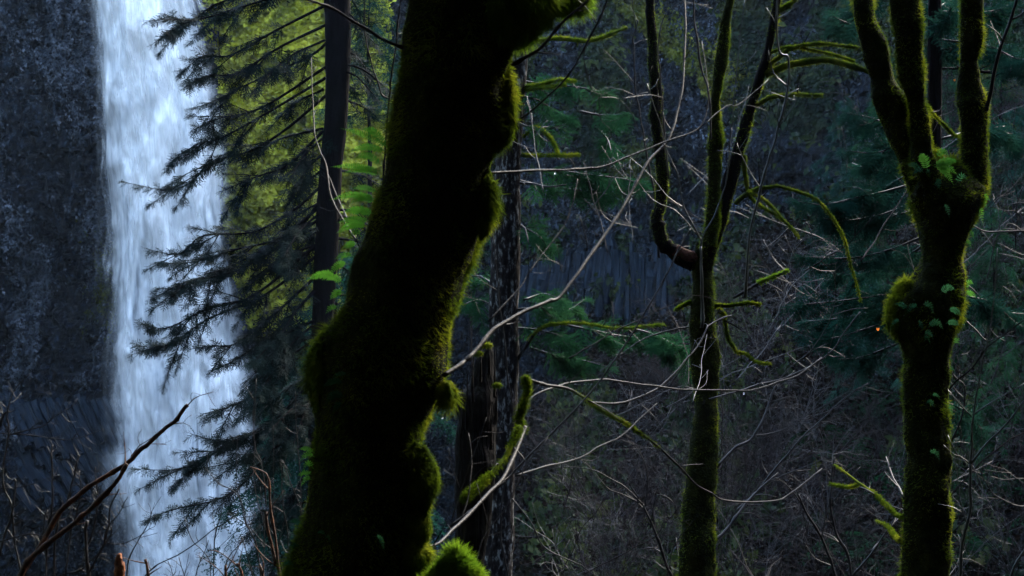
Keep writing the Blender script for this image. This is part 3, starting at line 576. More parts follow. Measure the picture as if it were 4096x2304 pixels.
MB = [(0,[(1925,185),(2000,160),(2080,150),(2160,170),(2230,190)],34,24,(14,13.6),1),(0,[(1935,165),(1985,125),(2060,108),(2160,120)],20,12,(14,13.8),1),(0,[(1900,268),(1940,245),(2000,236),(2070,240)],24,10,14,1),
 (0,[(1850,512),(1890,480),(1940,470),(2000,480),(2060,510),(2110,570),(2140,660),(2165,760)],22,6,(14,13.4),1),(0,[(1870,390),(1875,450),(1890,500),(1960,550),(2010,600)],26,6,14,1),
 (7,[(0,970),(60,1000),(130,1060),(180,1120),(250,1190)],13,5,13.9,1),(6,[(965,75),(930,90),(885,112)],22,14,14,0),(6,[(1080,92),(1150,90),(1250,75),(1310,85)],20,14,14,0),(6,[(1095,112),(1130,150),(1150,250),(1190,325)],22,12,13.9,1),(6,[(1190,325),(1240,330),(1285,375),(1360,382)],10,6,(13.9,13.7),1),
 (6,[(1090,900),(1190,800),(1260,760),(1330,640),(1390,480)],16,8,(14,14.5),2),(6,[(1085,1270),(1150,1200),(1240,1080),(1400,930)],20,8,(14,14.5),2),(6,[(960,195),(880,205),(740,250),(620,330),(480,440)],9,4,(14,13.6),2),
 (7,[(130,60),(210,20),(260,-30)],24,12,14,0),(7,[(85,270),(130,260),(200,240),(330,255),(430,275),(530,310)],16,8,(14,13.8),1)]
for k, (r, pts, w_, w2, D, tw) in enumerate(MB):
    if r == 0: w_ *= 1; 
    o, p, rad = branch('branch', r, pts, w_, D, M['firbark'] if k < 10 else M['bark'], mm, w2, True, 8, tw, 1.0, 22, None, 310+k)
    if k < 10 or k > 12: branch_moss(p, rad*.8, 2600, .015, .006, mm, rgm, top=.9)

M['redbark'] = mat('red_bark', [(.03,.008,.005),(.09,.025,.012),(.05,.05,.01)], 22, .9, .1, bump=1, bscale=40)
branch('limb', 5, [(880,1258),(920,1285),(960,1300),(1000,1300)], 76, 14, M['redbark'], mm, 80, True, 10, 0, .5, 10, None, 350)
o, p, rad = branch('branch', 7, [(-80,1500),(40,1430),(110,1400),(200,1362)], 16, 13.6, M['bark'], mm, 8, True, 8, 1, .5, 14, None, 351)
branch_moss(p[len(p)//3:], rad[len(p)//3:], 2600, .018, .006, mm, rgm, M['moss_bright'], top=1)

# --- conifer sprays
def make_spray(seed, n_side=10, nd=13, droop=.12, nl=.075):
    rg = np.random.default_rng(seed); ac = Acc()
    def twig(p0, d, L, m_):
        d = d/np.linalg.norm(d); up = np.array((0, 0, 1.)); s = np.cross(d, up); s /= np.linalg.norm(s)+1e-9
        t = (np.arange(m_)+.5)/m_; b0 = p0+d*L*t[:, None]-np.array((0, 0, 1))*droop*(L*t[:, None])**2*2
        for sg in (-1, 1):
            v = d*.75+s*sg*.75+rg.normal(0, .22, (m_, 3)); v /= np.linalg.norm(v, axis=1)[:, None]; ln = nl*(1-.35*t[:, None])*rg.uniform(.7, 1.2, (m_, 1))
            V = np.stack([b0-d*.03, b0+d*.03, b0+v*ln], 1).reshape(-1, 3); ac.add(V, T=np.arange(3*m_).reshape(-1, 3))
        e = p0+d*L-np.array((0, 0, 1))*droop*L*L*2
        ac.add(np.array([p0-s*.009, p0+s*.009, e+d*nl*.7]), T=np.array([[0, 1, 2]]))
    twig(np.zeros(3), np.array((1., 0, 0)), 1, nd+5)
    for k in range(n_side):
        t = .06+.86*k/n_side; sg = 1 if k % 2 else -1; a = math.radians(rg.uniform(38, 60)); L = (1-t)*.62+.1
        twig(np.array((t, 0, -droop*t*t)), np.array((math.cos(a), sg*math.sin(a), rg.normal()*.18)), L*rg.uniform(.75, 1.1), max(3, int(nd*L*1.5)))
    return np.vstack(ac.V), np.vstack(ac.T)
SPR = [make_spray(s) for s in range(5)]
SPRS = [make_spray(s+20, 7, 7, .2, .11) for s in range(4)]          # lighter ones for far trees
def stamp(ac, lib, O, X, Z, S, rg):
    """place library sprays at O with their axis along X and normal near Z"""
    X = X/np.linalg.norm(X, axis=1)[:, None]; Y = np.cross(Z, X); Y /= np.linalg.norm(Y, axis=1)[:, None]+1e-9; Z2 = np.cross(X, Y); k = rg.integers(0, len(lib), len(O))
    for q, (V, T) in enumerate(lib):
        m_ = k == q; n = m_.sum()
        if not n: continue
        Rm = np.stack([X[m_], Y[m_], Z2[m_]], 1)*S[m_][:, None, None]
        VV = np.einsum('vi,nij->nvj', V, Rm)+O[m_][:, None]; TT = T[None]+(np.arange(n)*len(V))[:, None, None]; ac.add(VV.reshape(-1, 3), T=TT.reshape(-1, 3))
def bough(tree, path3, r0, spr, ln, dens, m_needle, m_bark, rg, bare=.12, droop=.35, sub=2, lib=None, hang=0.):
    lib = lib or SPR; p = path3; n = len(p); br = Acc(); V, T, Q = tube(p, np.linspace(r0, .004, n), 5); br.add(V, T, Q); fo = Acc()
    segL = np.linalg.norm(np.diff(p, axis=0), axis=1).sum()
    def line(p, bare, ln, m_):
        n = len(p); u = bare+(1-bare)*np.sort(rg.random(m_))**.9; i = np.minimum((u*(n-1)).astype(int), n-2); O = p[i]+(p[i+1]-p[i])*((u*(n-1)-i)[:, None]); T_ = p[i+1]-p[i]; T_ /= np.linalg.norm(T_, axis=1)[:, None]
        S_ = np.cross(T_, (0, 0, 1.)); S_ /= np.linalg.norm(S_, axis=1)[:, None]+1e-9; sg = rg.choice([-1, 1], m_)[:, None]
        X = T_*rg.uniform(.5, 1.2, (m_, 1))+S_*sg*rg.uniform(.2, .9, (m_, 1))+np.array((0, 0, -1))*((droop+hang*rg.random((m_, 1)))*rg.uniform(.2, 1.6, (m_, 1))+rg.normal(0, .42, (m_, 1)))+rg.normal(0, .12, (m_, 3))
        Zn = np.array((0, -.35, 1.))+rg.normal(0, .35, (m_, 3)); S = ln*(1.05-.5*u)*rg.uniform(.7, 1.25, m_); stamp(fo, lib, O, X, Zn, S, rg)
        e = p[-1][None]-(p[-1]-p[-2])[None]*.5; stamp(fo, lib, e, (p[-1]-p[-2])[None]+rg.normal(0, .01, (1, 3)), np.array([[0, -.3, 1.]]), np.array([ln*.6]), rg)
    line(p, bare, ln, int(dens*segL))
    for _ in range(sub):
        k = rg.integers(int(n*.25), int(n*.8)); tg = p[k+1]-p[k]; tg /= np.linalg.norm(tg); d = tg+np.cross(tg, (0, 1., 0))*rg.uniform(-.5, .5)+rg.normal(0, .3, 3)+np.array((0, 0, -.15)); d /= np.linalg.norm(d); L = segL*rg.uniform(.13, .27)
        q = smooth_path([p[k], p[k]+d*L*.5-np.array((0, 0, .03)), p[k]+d*L-np.array((0, 0, .12*L))], 8); V, T, Q = tube(q, np.linspace(r0*.4, .003, 8), 4); br.add(V, T, Q); line(q, .15, ln*.8, int(dens*L*.9)+1)
    o = br.build('bough', m_bark, tree); f = fo.build('needles', m_needle, None, smooth=False); f.parent = o; f['kind'] = 'stuff'; return o

# --- left fir before the fall
rgf = np.random.default_rng(5)
fir = thing('fir_tree', P(318, 700, 32)-np.array((0, 0, 3)), 'dark fir whose long boughs reach left across the waterfall', 'tree')
V, T, Q = trunk_mesh([(-900,830,870),(-300,822,880),(0,815,885),(100,817,885),(200,820,880),(300,815,875),(400,808,862),(500,800,855),(600,795,850),(700,787,846),(850,783,842),(1100,776,840),(1449,765,840),(1900,750,850)], 32, 0, 40, .10, 3, 401, 2.4)
build('trunk', V, [T, Q], M['firbark'], fir)
BO = [[(410,35),(480,42),(560,22),(700,-40),(825,-110)],[(420,88),(470,66),(560,45),(700,-30),(825,-140)],[(455,185),(520,150),(600,128),(720,80),(825,10)],[(470,216),(520,200),(600,176),(720,110),(825,60)],[(480,275),(540,255),(640,212),(760,150),(825,105)],[(490,325),(560,290),(680,245),(825,165)],
 [(300,455),(400,462),(470,442),(540,402),(620,365),(720,330),(820,240)],[(425,415),(500,385),(560,350),(700,270),(820,195)],[(560,480),(640,455),(740,400),(812,330)],[(375,628),(450,620),(530,598),(640,585),(760,540),(810,465)],[(392,662),(480,652),(600,618),(720,590),(808,500)],[(378,755),(460,712),(560,680),(680,640),(805,550)],[(395,728),(470,700),(600,650),(700,620),(805,520)],
 [(360,817),(420,815),(520,772),(640,735),(800,610)],[(350,870),(430,850),(540,815),(660,758),(800,640)],[(540,930),(600,900),(700,850),(800,720)],[(510,1042),(600,1010),(700,955),(795,840)],[(335,1180),(440,1160),(560,1130),(680,1078),(795,970)],[(370,1308),(450,1280),(560,1240),(700,1140),(795,1050)],[(480,1092),(580,1088),(700,1035),(795,930)],[(500,1180),(600,1165),(700,1110),(795,1010)],[(530,870),(600,860),(700,800),(800,690)]]
for k, pts in enumerate(BO):
    q = [R(0, *a) for a in pts][::-1]; n = len(q); dD = rgf.uniform(-1.6, 1.0); p3 = [P(x, y, 32+dD*(i/(n-1))-(.3 if i else 0)) for i, (x, y) in enumerate(q)]
    p3 = [a+rgf.normal(0, .07, 3)*(0 < i_ < n-1) for i_, a in enumerate(p3)]; bough(fir, smooth_path(p3, 18), .028, None, .33, 24, M['needle'], M['firbark'], rgf, .2, .3, 6)
for k in range(36):                 # shorter inner boughs that make the dark mass
    y0 = -60+600*rgf.random()**.6; x1 = rgf.uniform(236, 292)+max(0, y0-300)*.02; dr = rgf.uniform(25, 85); D1 = 32+rgf.uniform(-2.2, 2.2)
    p3 = [P(325-y0*.02, y0, 32), P((x1+320)/2, y0+dr*.35, (32+D1)/2), P(x1, y0+dr, D1)]; bough(fir, smooth_path(p3, 10), .025, None, .36, 15, M['needle'], M['firbark'], rgf, .12, .4, 5)
for k in range(16):                 # right side, sparser
    y0 = rgf.uniform(-60, 330); x1 = rgf.uniform(352, 405); D1 = 32+rgf.uniform(-.5, 2.5); p3 = [P(335-y0*.02, y0, 32), P((x1+335)/2, y0+6, (32+D1)/2), P(x1, y0+rgf.uniform(8, 45), D1)]
    bough(fir, smooth_path(p3, 9), .03, None, .42, 6.5, M['needle'], M['firbark'], rgf, .25, .35, 1)

# --- lichen fir behind the big trunk
rgl = np.random.default_rng(15)
lf = thing('fir_tree', P(497, 700, 22)-np.array((0, 0, 2.5)), 'straight fir trunk with pale lichen patches just right of the big mossy trunk', 'tree')
V, T, Q = trunk_mesh([(-700,1300,1338),(0,1278,1328),(170,1275,1325),(400,1247,1310),(600,1236,1309),(800,1229,1306),(1000,1226,1304),(1200,1222,1294),(1449,1212,1290),(1900,1200,1300)], 22, 0, 48, .07, 2.5, 501, 5)
build('trunk', V, [T, Q], M['lichen'], lf)
LB = [([(130,215),(290,190),(440,205),(560,170),(640,140)],24,1,0),([(110,440),(200,425),(300,400),(380,410)],22,1,1),([(110,455),(220,440),(330,425)],16,1,1),([(110,780),(250,785),(400,780)],18,1,0),([(120,690),(180,640),(250,690),(290,770)],12,1,0),([(90,920),(160,925),(230,940),(330,930)],14,0,0),([(85,1130),(130,1150),(145,1230)],12,0,0)]
for k, (pts, w_, mo_, _) in enumerate(LB):
    o, p, rad = branch('branch', 5, pts, w_, (22,21.4), M['bark'], lf, w_*.5, True, 8, 2, 1, 14, None, 520+k)
    if mo_: branch_moss(p, rad*.8, 2600, .03, .008, lf, rgl, top=1.2)
o, p, rad = branch('branch', 6, [(70,420),(90,360),(180,220),(300,180),(420,180),(520,200),(640,200),(830,185)], 18, (22,21), M['bark'], lf, 8, True, 8, 4, 1, 24, None, 540); branch_moss(p[len(p)//4:], rad[len(p)//4:]*.8, 2600, .03, .008, lf, rgl, top=1.2)
HB = [(5,[(60,860),(250,855),(450,880),(620,900),(730,930)],9),(5,[(60,900),(240,940),(420,960),(560,980)],6),(5,[(60,400),(200,420),(400,440),(560,480)],7),(5,[(60,480),(180,500),(280,560),(360,600)],6),(5,[(60,600),(150,640),(260,640),(340,660)],3),(5,[(60,1120),(130,1150),(210,1200),(250,1270)],6),(5,[(400,560),(520,580),(640,570)],4),
 (6,[(60,110),(200,100),(330,110),(400,120)],7),(6,[(60,200),(180,210),(300,240),(380,280)],7),(6,[(300,180),(450,210),(600,240),(760,260),(940,300)],9),(6,[(640,200),(760,230),(880,290),(930,340)],7),(6,[(150,300),(280,340),(400,360),(560,400)],7),(6,[(120,60),(220,30),(320,60)],4),(4,[(1250,100),(1150,60),(1080,80)],4),(4,[(1250,0),(1150,-60),(1060,-40)],5),(5,[(480,640),(540,700),(560,760)],3)]
for k, (r, pts, dn) in enumerate(HB):
    q = [R(r, *a) for a in pts]; p3 = [P(x, y, 22-.5*i/(len(q)-1)*rgl.uniform(-2, 2)) for i, (x, y) in enumerate(q)]
    bough(lf, smooth_path(p3, 12), .016, None, .34, dn*3.2, M['hem'], M['bark'], rgl, .15, .35, 3, None, .3)

# --- hemlock behind the forked maple
rgh = np.random.default_rng(44)
M['tealb'] = M['young']
hm_ = thing('hemlock_tree', P(932, 640, 15)-np.array((0, 0, 3)), 'blue green hemlock right behind the forked tree, its boughs drooping to both sides', 'tree')
V, T, Q = trunk_mesh([(-600,2345,2375),(0,2335,2368),(500,2330,2370),(900,2310,2360),(1449,2300,2360),(2000,2290,2370)], 15.5, 0, 20, .1, 4, 620, 3); build('trunk', V, [T, Q], M['firbark'], hm_)
TB = [(7,[(900,900),(700,960),(520,1000),(380,1030),(250,1015)],9),(7,[(900,980),(700,1070),(500,1110),(380,1100)],8),(7,[(900,1050),(720,1090),(560,1170),(420,1190)],8),(7,[(900,1180),(700,1260),(500,1300),(260,1290)],9),(7,[(900,1220),(760,1310),(600,1370),(420,1390)],8),(7,[(880,560),(720,620),(600,590),(500,570)],6),(7,[(900,640),(760,720),(640,770),(500,760)],8),(7,[(900,760),(760,800),(640,860),(520,820)],6),(7,[(900,840),(760,900),(640,960),(520,940)],6),
 (8,[(880,-20),(700,30),(500,60),(200,90)],8),(8,[(880,20),(700,100),(480,150),(260,170)],8),(8,[(880,120),(640,190),(440,250),(300,260)],7),(8,[(880,220),(700,300),(560,350),(440,360)],6),(7,[(930,200),(960,120),(1020,40)],7),(7,[(930,260),(980,250),(1040,240)],7),(7,[(930,60),(980,20),(1050,-20)],6),(7,[(640,20),(540,120),(480,110),(420,80)],7),(7,[(720,-40),(560,30),(470,70)],6),
 (7,[(960,700),(1180,650),(1300,700),(1384,720)],6),(7,[(960,200),(1200,230),(1330,290),(1400,300)],7),(7,[(960,60),(1200,60),(1320,20)],5),(8,[(940,20),(1180,60),(1300,120),(1384,130)],7),(8,[(940,560),(1090,620),(1180,720)],5)]
for k, (r, pts, dn) in enumerate(TB):
    q = [R(r, *a) for a in pts]; e = rgh.uniform(-1.2, 2.5); p3 = [P(x, y, 15.5+e*i/(len(q)-1)) for i, (x, y) in enumerate(q)]
    bough(hm_, smooth_path(p3, 12), .012, None, .25, dn*5.2, M['tealb'], M['bark'], rgh, .1, .3, 4, None, .25)

# --- broken snag
rs = np.random.default_rng(3)
sn = thing('broken_snag', P(478, 700, 12)-np.array((0, 0, 1)), 'broken rotten snag with a jagged top leaning before the lichen fir', 'snag')
rows = [(868,1222,1236),(880,1212,1243),(900,1192,1244),(930,1184,1246),(975,1176,1249),(986,1160,1250),(1000,1152,1250),(1100,1150,1249),(1180,1146,1246),(1250,1142,1238),(1350,1150,1225),(1449,1162,1214),(1700,1150,1220)]
V, T, Q = trunk_mesh(rows, 12, 0, 40, .22, 2, 601, 6)
build('trunk', V, [T, Q], M['snag'], sn)
for k, (x, y0, y1, w_) in enumerate([(1163,970,1100,9),(1192,895,1010,10),(1210,878,960,10),(1232,860,940,12),(1246,880,1000,8),(1250,960,1060,8),(1238,1010,1130,10),(1176,940,1080,10)]):
    a, b_ = R(0, x, y0), R(0, x-2, y1); p = smooth_path([P(a[0], a[1], 11.85), P((a[0]+b_[0])/2+rs.normal()*.5, (a[1]+b_[1])/2, 11.8), P(b_[0], b_[1], 11.85)], 9)
    V, T, Q = tube(p, np.linspace(.2, 1, 9)*w_*.3975*K*12*.5, 5); build('splinter', V, [T, Q], M['snag'], sn, smooth=False)
for c, rx in (((487, 345), 5), ((497, 385), 4), ((478, 353), 4)):
    V, Q = lump_mesh(c, 11.8, rx, rx, 2.2, int(c[0]), .3); ac = Acc(); ac.add(V, Q=Q); Pn, Nn = surf_points(V, quads_to_tris(Q), 500, rs); blades(ac, Pn, -Nn, .02, .004, rs, .3, .5, .3); o = ac.build('moss_clump', M['moss'], sn); o['kind'] = 'stuff'

# ------------------------------------------------------------------ saplings, vines and single stems
def stem_thing(name, label, cat, r, pts, w_, D, m_, w2, twigs=3, extra=(), group=None, seed=0):
    D = tuple(np.broadcast_to(np.asarray(D, float), (2,))); b0 = R(r, *pts[0]); t = thing(name, P(b0[0], b0[1], D[0]), label, cat, group)
    branch('stem', r, pts, w_, D, m_, t, w2, True, 8, twigs, .9, 26, None, 700+seed)
    for k, (pp, a, b_) in enumerate(extra): branch('branch', r, pp, a, D, m_, t, b_, True, 7, max(1, twigs//2), .8, 22, None, 760+seed*7+k)
stem_thing('sapling', 'thin reddish forked sapling between the fir and the big trunk at the top', 'sapling', 3, [(660,1300),(665,900),(680,700),(700,490),(720,330),(740,170),(755,0),(765,-150)], 11, 6.6, M['twig'], 8, 2, [([(697,495),(670,480),(640,420),(610,310),(585,180),(575,0),(575,-120)],8,6),([(697,495),(735,487),(800,470)],7,4)], seed=1)
stem_thing('vine', 'pale grey vine hanging in front of the lichen covered fir', 'vine', 4, [(1300,1700),(1290,1440),(1260,1250),(1272,1060),(1330,700),(1325,660),(1300,480),(1270,200),(1250,0),(1225,-250)], 10, 12.5, M['twig'], 5, 3, seed=2)
stem_thing('sapling', 'straight green stemmed sapling in front of the slender forked maple', 'sapling', 5, [(1015,1650),(1012,1449),(1010,1240)], 19, 12.5, M['greenstem'], 11, 0, [([(1010,1240),(1000,1190),(930,1050),(890,880),(840,760),(800,600),(740,420)],9,4),([(1012,1240),(1020,1200),(1090,1050),(1140,900),(1165,650),(1180,500),(1210,200),(1230,0)],8,4),([(930,1050),(840,985),(740,870),(640,780)],6,3),([(1000,1190),(880,1060),(760,1000),(650,830)],5,3)], seed=3)
stem_thing('sapling', 'tall thin grey green sapling curving up right of the slender maple', 'sapling', 7, [(-20,1500),(0,1190),(60,950),(100,800),(150,640),(180,500),(200,300),(145,250),(143,0),(140,-150)], 14, 12, M['greenstem'], 9, 5, [([(150,640),(230,520),(225,480)],6,3),([(60,950),(0,850),(-60,720)],6,3)], seed=4)
stem_thing('sapling', 'pale knobbly thin stem climbing left of the slender maple', 'sapling', 5, [(800,1300),(780,1010),(740,780),(700,560),(680,430),(667,250),(670,180),(695,100)], 10, 16, M['twig'], 7, 5, [([(680,430),(600,330),(520,250)],5,3)], seed=5)
stem_thing('sapling', 'dark brown shoot rising to the top edge between two mossy limbs', 'sapling', 5, [(1060,700),(1050,460),(1010,330),(985,150),(970,0),(960,-120)], 11, 13, M['darkcane'], 8, 2, seed=6)
stem_thing('sapling', 'long upright dark shoot crossing beside the left mossy limb', 'sapling', 5, [(850,900),(820,560),(800,300),(805,140),(840,60),(930,0)], 8, 13, M['darkcane'], 4, 4, seed=7)
stem_thing('sapling', 'bare y-shaped sapling with steep arms right of the forked tree', 'sapling', 8, [(1050,1650),(1060,1449),(1080,1250),(1110,1100),(1112,880)], 18, 8.2, M['greenstem'], 14, 1, [([(1115,885),(1200,780),(1300,680),(1384,570),(1500,420)],12,7),([(1115,880),(1120,760),(1130,650),(1160,470),(1190,300),(1230,60),(1250,-200)],12,5),([(1110,885),(1060,850),(1040,820),(1000,740)],7,4),([(1120,645),(1060,580),(1000,510)],7,4),([(1100,1200),(1070,1080),(1045,900),(1040,760)],6,3),([(1130,640),(1250,560),(1384,480)],8,5)], seed=8)
stem_thing('sapling', 'slanting grey stem at the lower right corner', 'sapling', 8, [(1290,1600),(1320,1449),(1384,1320),(1460,1180)], 16, 9.5, M['greenstem'], 10, 1, seed=9)
stem_thing('fallen_branch', 'dark level bough crossing behind the limbs at the upper right', 'branch', 7, [(1500,385),(1384,375),(1200,365),(1050,345),(900,345),(860,330)], 20, 18, M['firbark'], 9, 4, [([(1300,368),(1340,330),(1400,310)],8,4),([(1150,355),(1200,330),(1280,320)],7,4)], seed=10)
stem_thing('fallen_branch', 'pale level branch sticking out right of the forked tree', 'branch', 7, [(1500,1170),(1384,1165),(1290,1165),(1190,1165),(1120,1130)], 11, 14, M['twig'], 6, 4, seed=11)
stem_thing('fallen_branch', 'thin pale arc of branch low before the brown slope', 'branch', 6, [(60,1060),(150,1180),(230,1310),(380,1385),(430,1410),(520,1470)], 7, 13, M['twig'], 5, 4, seed=12)
stem_thing('mossy_shrub', 'small mossy barked shrub low in the middle of the slope', 'shrub', 6, [(870,1480),(840,1400),(800,1290),(760,1190),(720,1090)], 18, 15, M['bark'], 9, 3, [([(720,1090),(640,1010),(560,960),(460,915),(300,905),(150,930)],9,3),([(730,1100),(745,1000),(730,880),(660,770)],8,3),([(720,1090),(620,1040),(540,1010),(430,880),(300,830)],7,3),([(760,1190),(790,1050),(870,1080),(910,1180)],8,4),([(700,1060),(650,980),(720,955),(830,960)],6,3)], seed=13)
stem_thing('mossy_shrub', 'thin crooked mossy stem between the slender maple and the right tree', 'shrub', 8, [(450,1500),(410,1380),(370,1280),(330,1190),(280,1110),(250,1040)], 14, 13, M['bark'], 8, 4, [([(280,1110),(200,1000),(120,950)],6,3),([(330,1190),(300,1160),(240,1030),(220,900)],6,3)], seed=14)
stem_thing('bare_shrub', 'dark crooked stems beside the thin mossy stem on the slope', 'shrub', 8, [(520,1500),(490,1330),(440,1230),(410,1100),(420,950),(430,850)], 15, 14, M['darkcane'], 8, 5, [([(440,1230),(380,1080),(340,900)],8,4),([(410,1100),(480,990),(560,900)],7,4)], seed=15)
stem_thing('bare_shrub', 'long dark rod leaning right across the lower slope', 'shrub', 8, [(520,1449),(620,1330),(700,1210),(770,1110)], 12, 10.5, M['darkcane'], 7, 1, seed=16)
stem_thing('bare_shrub', 'long dark rods sloping up toward the right tree across the green undergrowth', 'shrub', 8, [(-60,1120),(0,1060),(80,980),(200,830),(340,690),(470,560),(600,480)], 13, 15, M['darkcane'], 6, 8, [([(0,745),(150,720),(260,660),(420,560),(560,500)],8,4),([(60,990),(200,930),(330,880),(390,820)],8,4)], seed=17)
stem_thing('bare_shrub', 'dark diagonal shoot rising to the burl of the right tree', 'shrub', 8, [(-200,560),(0,500),(120,470),(250,430),(400,330),(470,240),(560,120)], 9, 11, M['darkcane'], 6, 4, seed=18)
stem_thing('bare_shrub', 'wispy pale shrub in the right corner beyond the y-shaped sapling', 'shrub', 8, [(1384,1100),(1320,1085),(1250,1050),(1200,990),(1170,930),(1215,880)], 7, 12, M['twig'], 4, 14, [([(1250,1050),(1200,1100),(1130,1190)],5,3),([(1384,960),(1280,970),(1200,1000)],6,3)], seed=19)
# twigs in front of the fall and canes lower left
stem_thing('cane', 'longest rough brown cane leaning right with a swollen broken tip over the waterfall', 'cane', 2, [(60,1530),(120,1420),(220,1280),(300,1130),(360,1070),(420,1020),(530,950),(640,880),(700,815),(750,780),(830,708),(890,660),(920,610),(945,588)], 26, 8.5, M['cane'], 20, 0, [([(945,590),(975,560),(1010,543),(1050,533),(1075,522)],7,3),([(965,568),(965,545),(970,525)],3,2),([(860,688),(920,680),(955,695)],5,2),([(760,785),(800,785),(838,788)],4,3),([(660,850),(700,790),(760,755)],6,4),([(655,870),(655,825),(642,805)],4,2)], seed=20)
stem_thing('cane', 'second reddish cane running below the longest one and joining its bend', 'cane', 2, [(70,1530),(130,1400),(200,1320),(350,1200),(410,1150),(460,1110),(560,1000),(600,950),(640,885)], 30, 8.4, M['cane'], 18, 3, seed=21)
sp = [([(60,1600),(100,1449),(80,1300),(60,1100),(20,1000),(15,870),(45,740),(40,640),(70,515),(150,432)],13,6),([(45,740),(200,700),(280,650),(340,615),(372,590)],8,4),([(5,732),(160,745),(330,765),(430,745),(522,710)],7,4),([(0,1350),(20,1260),(60,1150),(75,1000),(70,960)],14,10),([(0,700),(20,640),(45,620)],16,12),([(0,1010),(120,1000),(300,940)],6,4),([(40,500),(80,560),(140,545),(200,500)],4,2)]
t = thing('bare_shrub', P(*R(2, 60, 1600), 9.5), 'dark bare shrub on the left edge with two level side shoots', 'shrub')
for k, (pp, a, b_) in enumerate(sp): branch('stem', 2, pp, a, 9.5, M['darkcane'], t, b_, True, 7, 12 if k < 3 else 5, 1.2, 18, None, 800+k)
t = thing('bare_shrub', P(*R(2, 300, 1600), 9.2), 'thicket of upright knobbly dark shoots under the leaning canes', 'shrub')
sp = [([(230,1600),(240,1300),(250,1130),(262,900),(265,790)],12,9),([(270,1500),(290,1200),(330,1060),(380,920),(400,840)],12,9),([(330,1449),(370,1150),(405,1000),(400,920)],9,6),([(430,1350),(480,1100),(490,1000),(480,900)],9,6),([(450,1600),(445,1449),(440,1300),(440,1170)],22,16),([(400,1500),(470,1400),(545,1250),(560,1110),(600,1010)],11,7),([(520,1300),(550,1200),(600,1150),(645,1050)],7,4),([(0,1275),(150,1245),(230,1245)],8,6),([(300,1449),(420,1410),(520,1290),(560,1200)],10,6),([(100,1449),(180,1300),(240,1120)],10,8),([(20,1449),(70,1280),(160,1180),(240,1160)],5,4),([(540,1285),(620,1290),(700,1260),(780,1200)],6,3)]
for k, (pp, a, b_) in enumerate(sp): branch('stem', 2, pp, a, 9.2, M['darkcane'], t, b_, True, 7, 9, 1.8, 10, None, 820+k)
t = thing('bare_shrub', P(*R(2, 1100, 1650), 10.5), 'spray of thin dark twigs rising in front of the foot of the waterfall', 'shrub')
sp = [([(1060,1500),(1060,1380),(1010,1310),(970,1270),(930,1160)],5,4),([(700,1520),(740,1449),(800,1390),(930,1325),(1060,1230),(1130,1180),(1205,1130)],9,5),([(640,1520),(650,1370),(700,1270),(750,1180),(760,1120)],9,4),([(1078,1500),(1078,1449),(1080,1270),(1110,1140),(1125,1075)],7,4),([(1320,1520),(1290,1300),(1240,1180),(1200,1050),(1100,980),(1030,905)],8,4),([(1340,1100),(1320,900),(1290,820),(1275,680),(1290,455)],6,4),([(1240,1200),(1195,1000),(1195,740)],5,3),([(1384,1330),(1320,1280),(1250,1200),(1140,1130)],6,3),([(940,1500),(930,1449),(900,1355)],5,4),([(980,1480),(1000,1400),(1050,1270)],6,4),([(1130,1420),(1150,1350),(1240,1250),(1285,1130)],6,4),([(1280,1480),(1260,1400),(1215,1250)],6,4),([(880,1500),(870,1449),(845,1375)],5,4),([(1384,1260),(1330,1150),(1310,1000)],5,3)]
for k, (pp, a, b_) in enumerate(sp): branch('stem', 2, pp, a, 10.5, M['darkcane'], t, b_, True, 6, 5, 1, 14, None, 850+k)
stem_thing('cane', 'gnarled red brown stem bent at its top left of the big trunk', 'cane', 4, [(170,1600),(150,1449),(125,1250),(110,1130),(100,980),(70,925),(0,900)], 18, 8.6, M['cane'], 6, 3, [([(130,1400),(115,1330),(90,1220),(80,1125)],20,14)], seed=22)
t = thing('bare_shrub', P(*R(4, 250, 1650), 10), 'thin dark shoots standing between the waterfall and the big trunk', 'shrub')
sp = [([(270,1300),(250,1100),(165,880),(150,880)],5,4),([(200,1500),(185,1250),(160,1050),(155,880)],6,4),([(240,1400),(255,1080),(235,720),(228,520)],6,4),([(180,1500),(120,1200),(120,920),(118,690)],5,3),([(60,1449),(70,1200),(20,950),(30,460)],5,3),([(140,1300),(180,1150),(250,1080)],5,3)]
for k, (pp, a, b_) in enumerate(sp): branch('stem', 4, pp, a, 10, M['darkcane'], t, b_, True, 6, 3, 1, 12, None, 880+k)
BS = [('cut dark cane stub at the bottom edge, third from the rusty stump',1195,1385,1215),('cut dark cane stub at the bottom edge before the waterfall, closest to the rusty stump',730,1365,742),('short thick cane stub at the bottom edge, second from the rusty stump',1135,1395,1135),('rightmost cut cane stub at the bottom edge below the waterfall',1305,1390,1320)]
for k, (lb, x0, y0, x1) in enumerate(BS): stem_thing('cane_stub', lb, 'cane stub', 2, [(x1+4, 1560), (x1, 1449), (x0, y0)], 15, 8.8, M['cane'], 12, 3, group='cut cane stubs along the bottom edge', seed=30+k)
t = thing('rusty_stump', P(*R(2, 600, 1560), 8.2), 'small orange brown pointed stump at the bottom edge under the canes', 'stump')
p = smooth_path([P(*R(2, 602, 1600), 8.2), P(*R(2, 600, 1449), 8.2), P(*R(2, 603, 1400), 8.2), P(*R(2, 597, 1365), 8.2), P(*R(2, 597, 1338), 8.2)], 20)
V, T, Q = tube(p, np.interp(np.linspace(0, 1, 20), [0, .5, .75, .9, 1], [27, 24, 17, 12, 5])*.1987*K*8.2, 12); V = V+.004*fbm(V*60, 3, 2)[:, None]; build('wood', V, [T, Q], M['rust'], t)

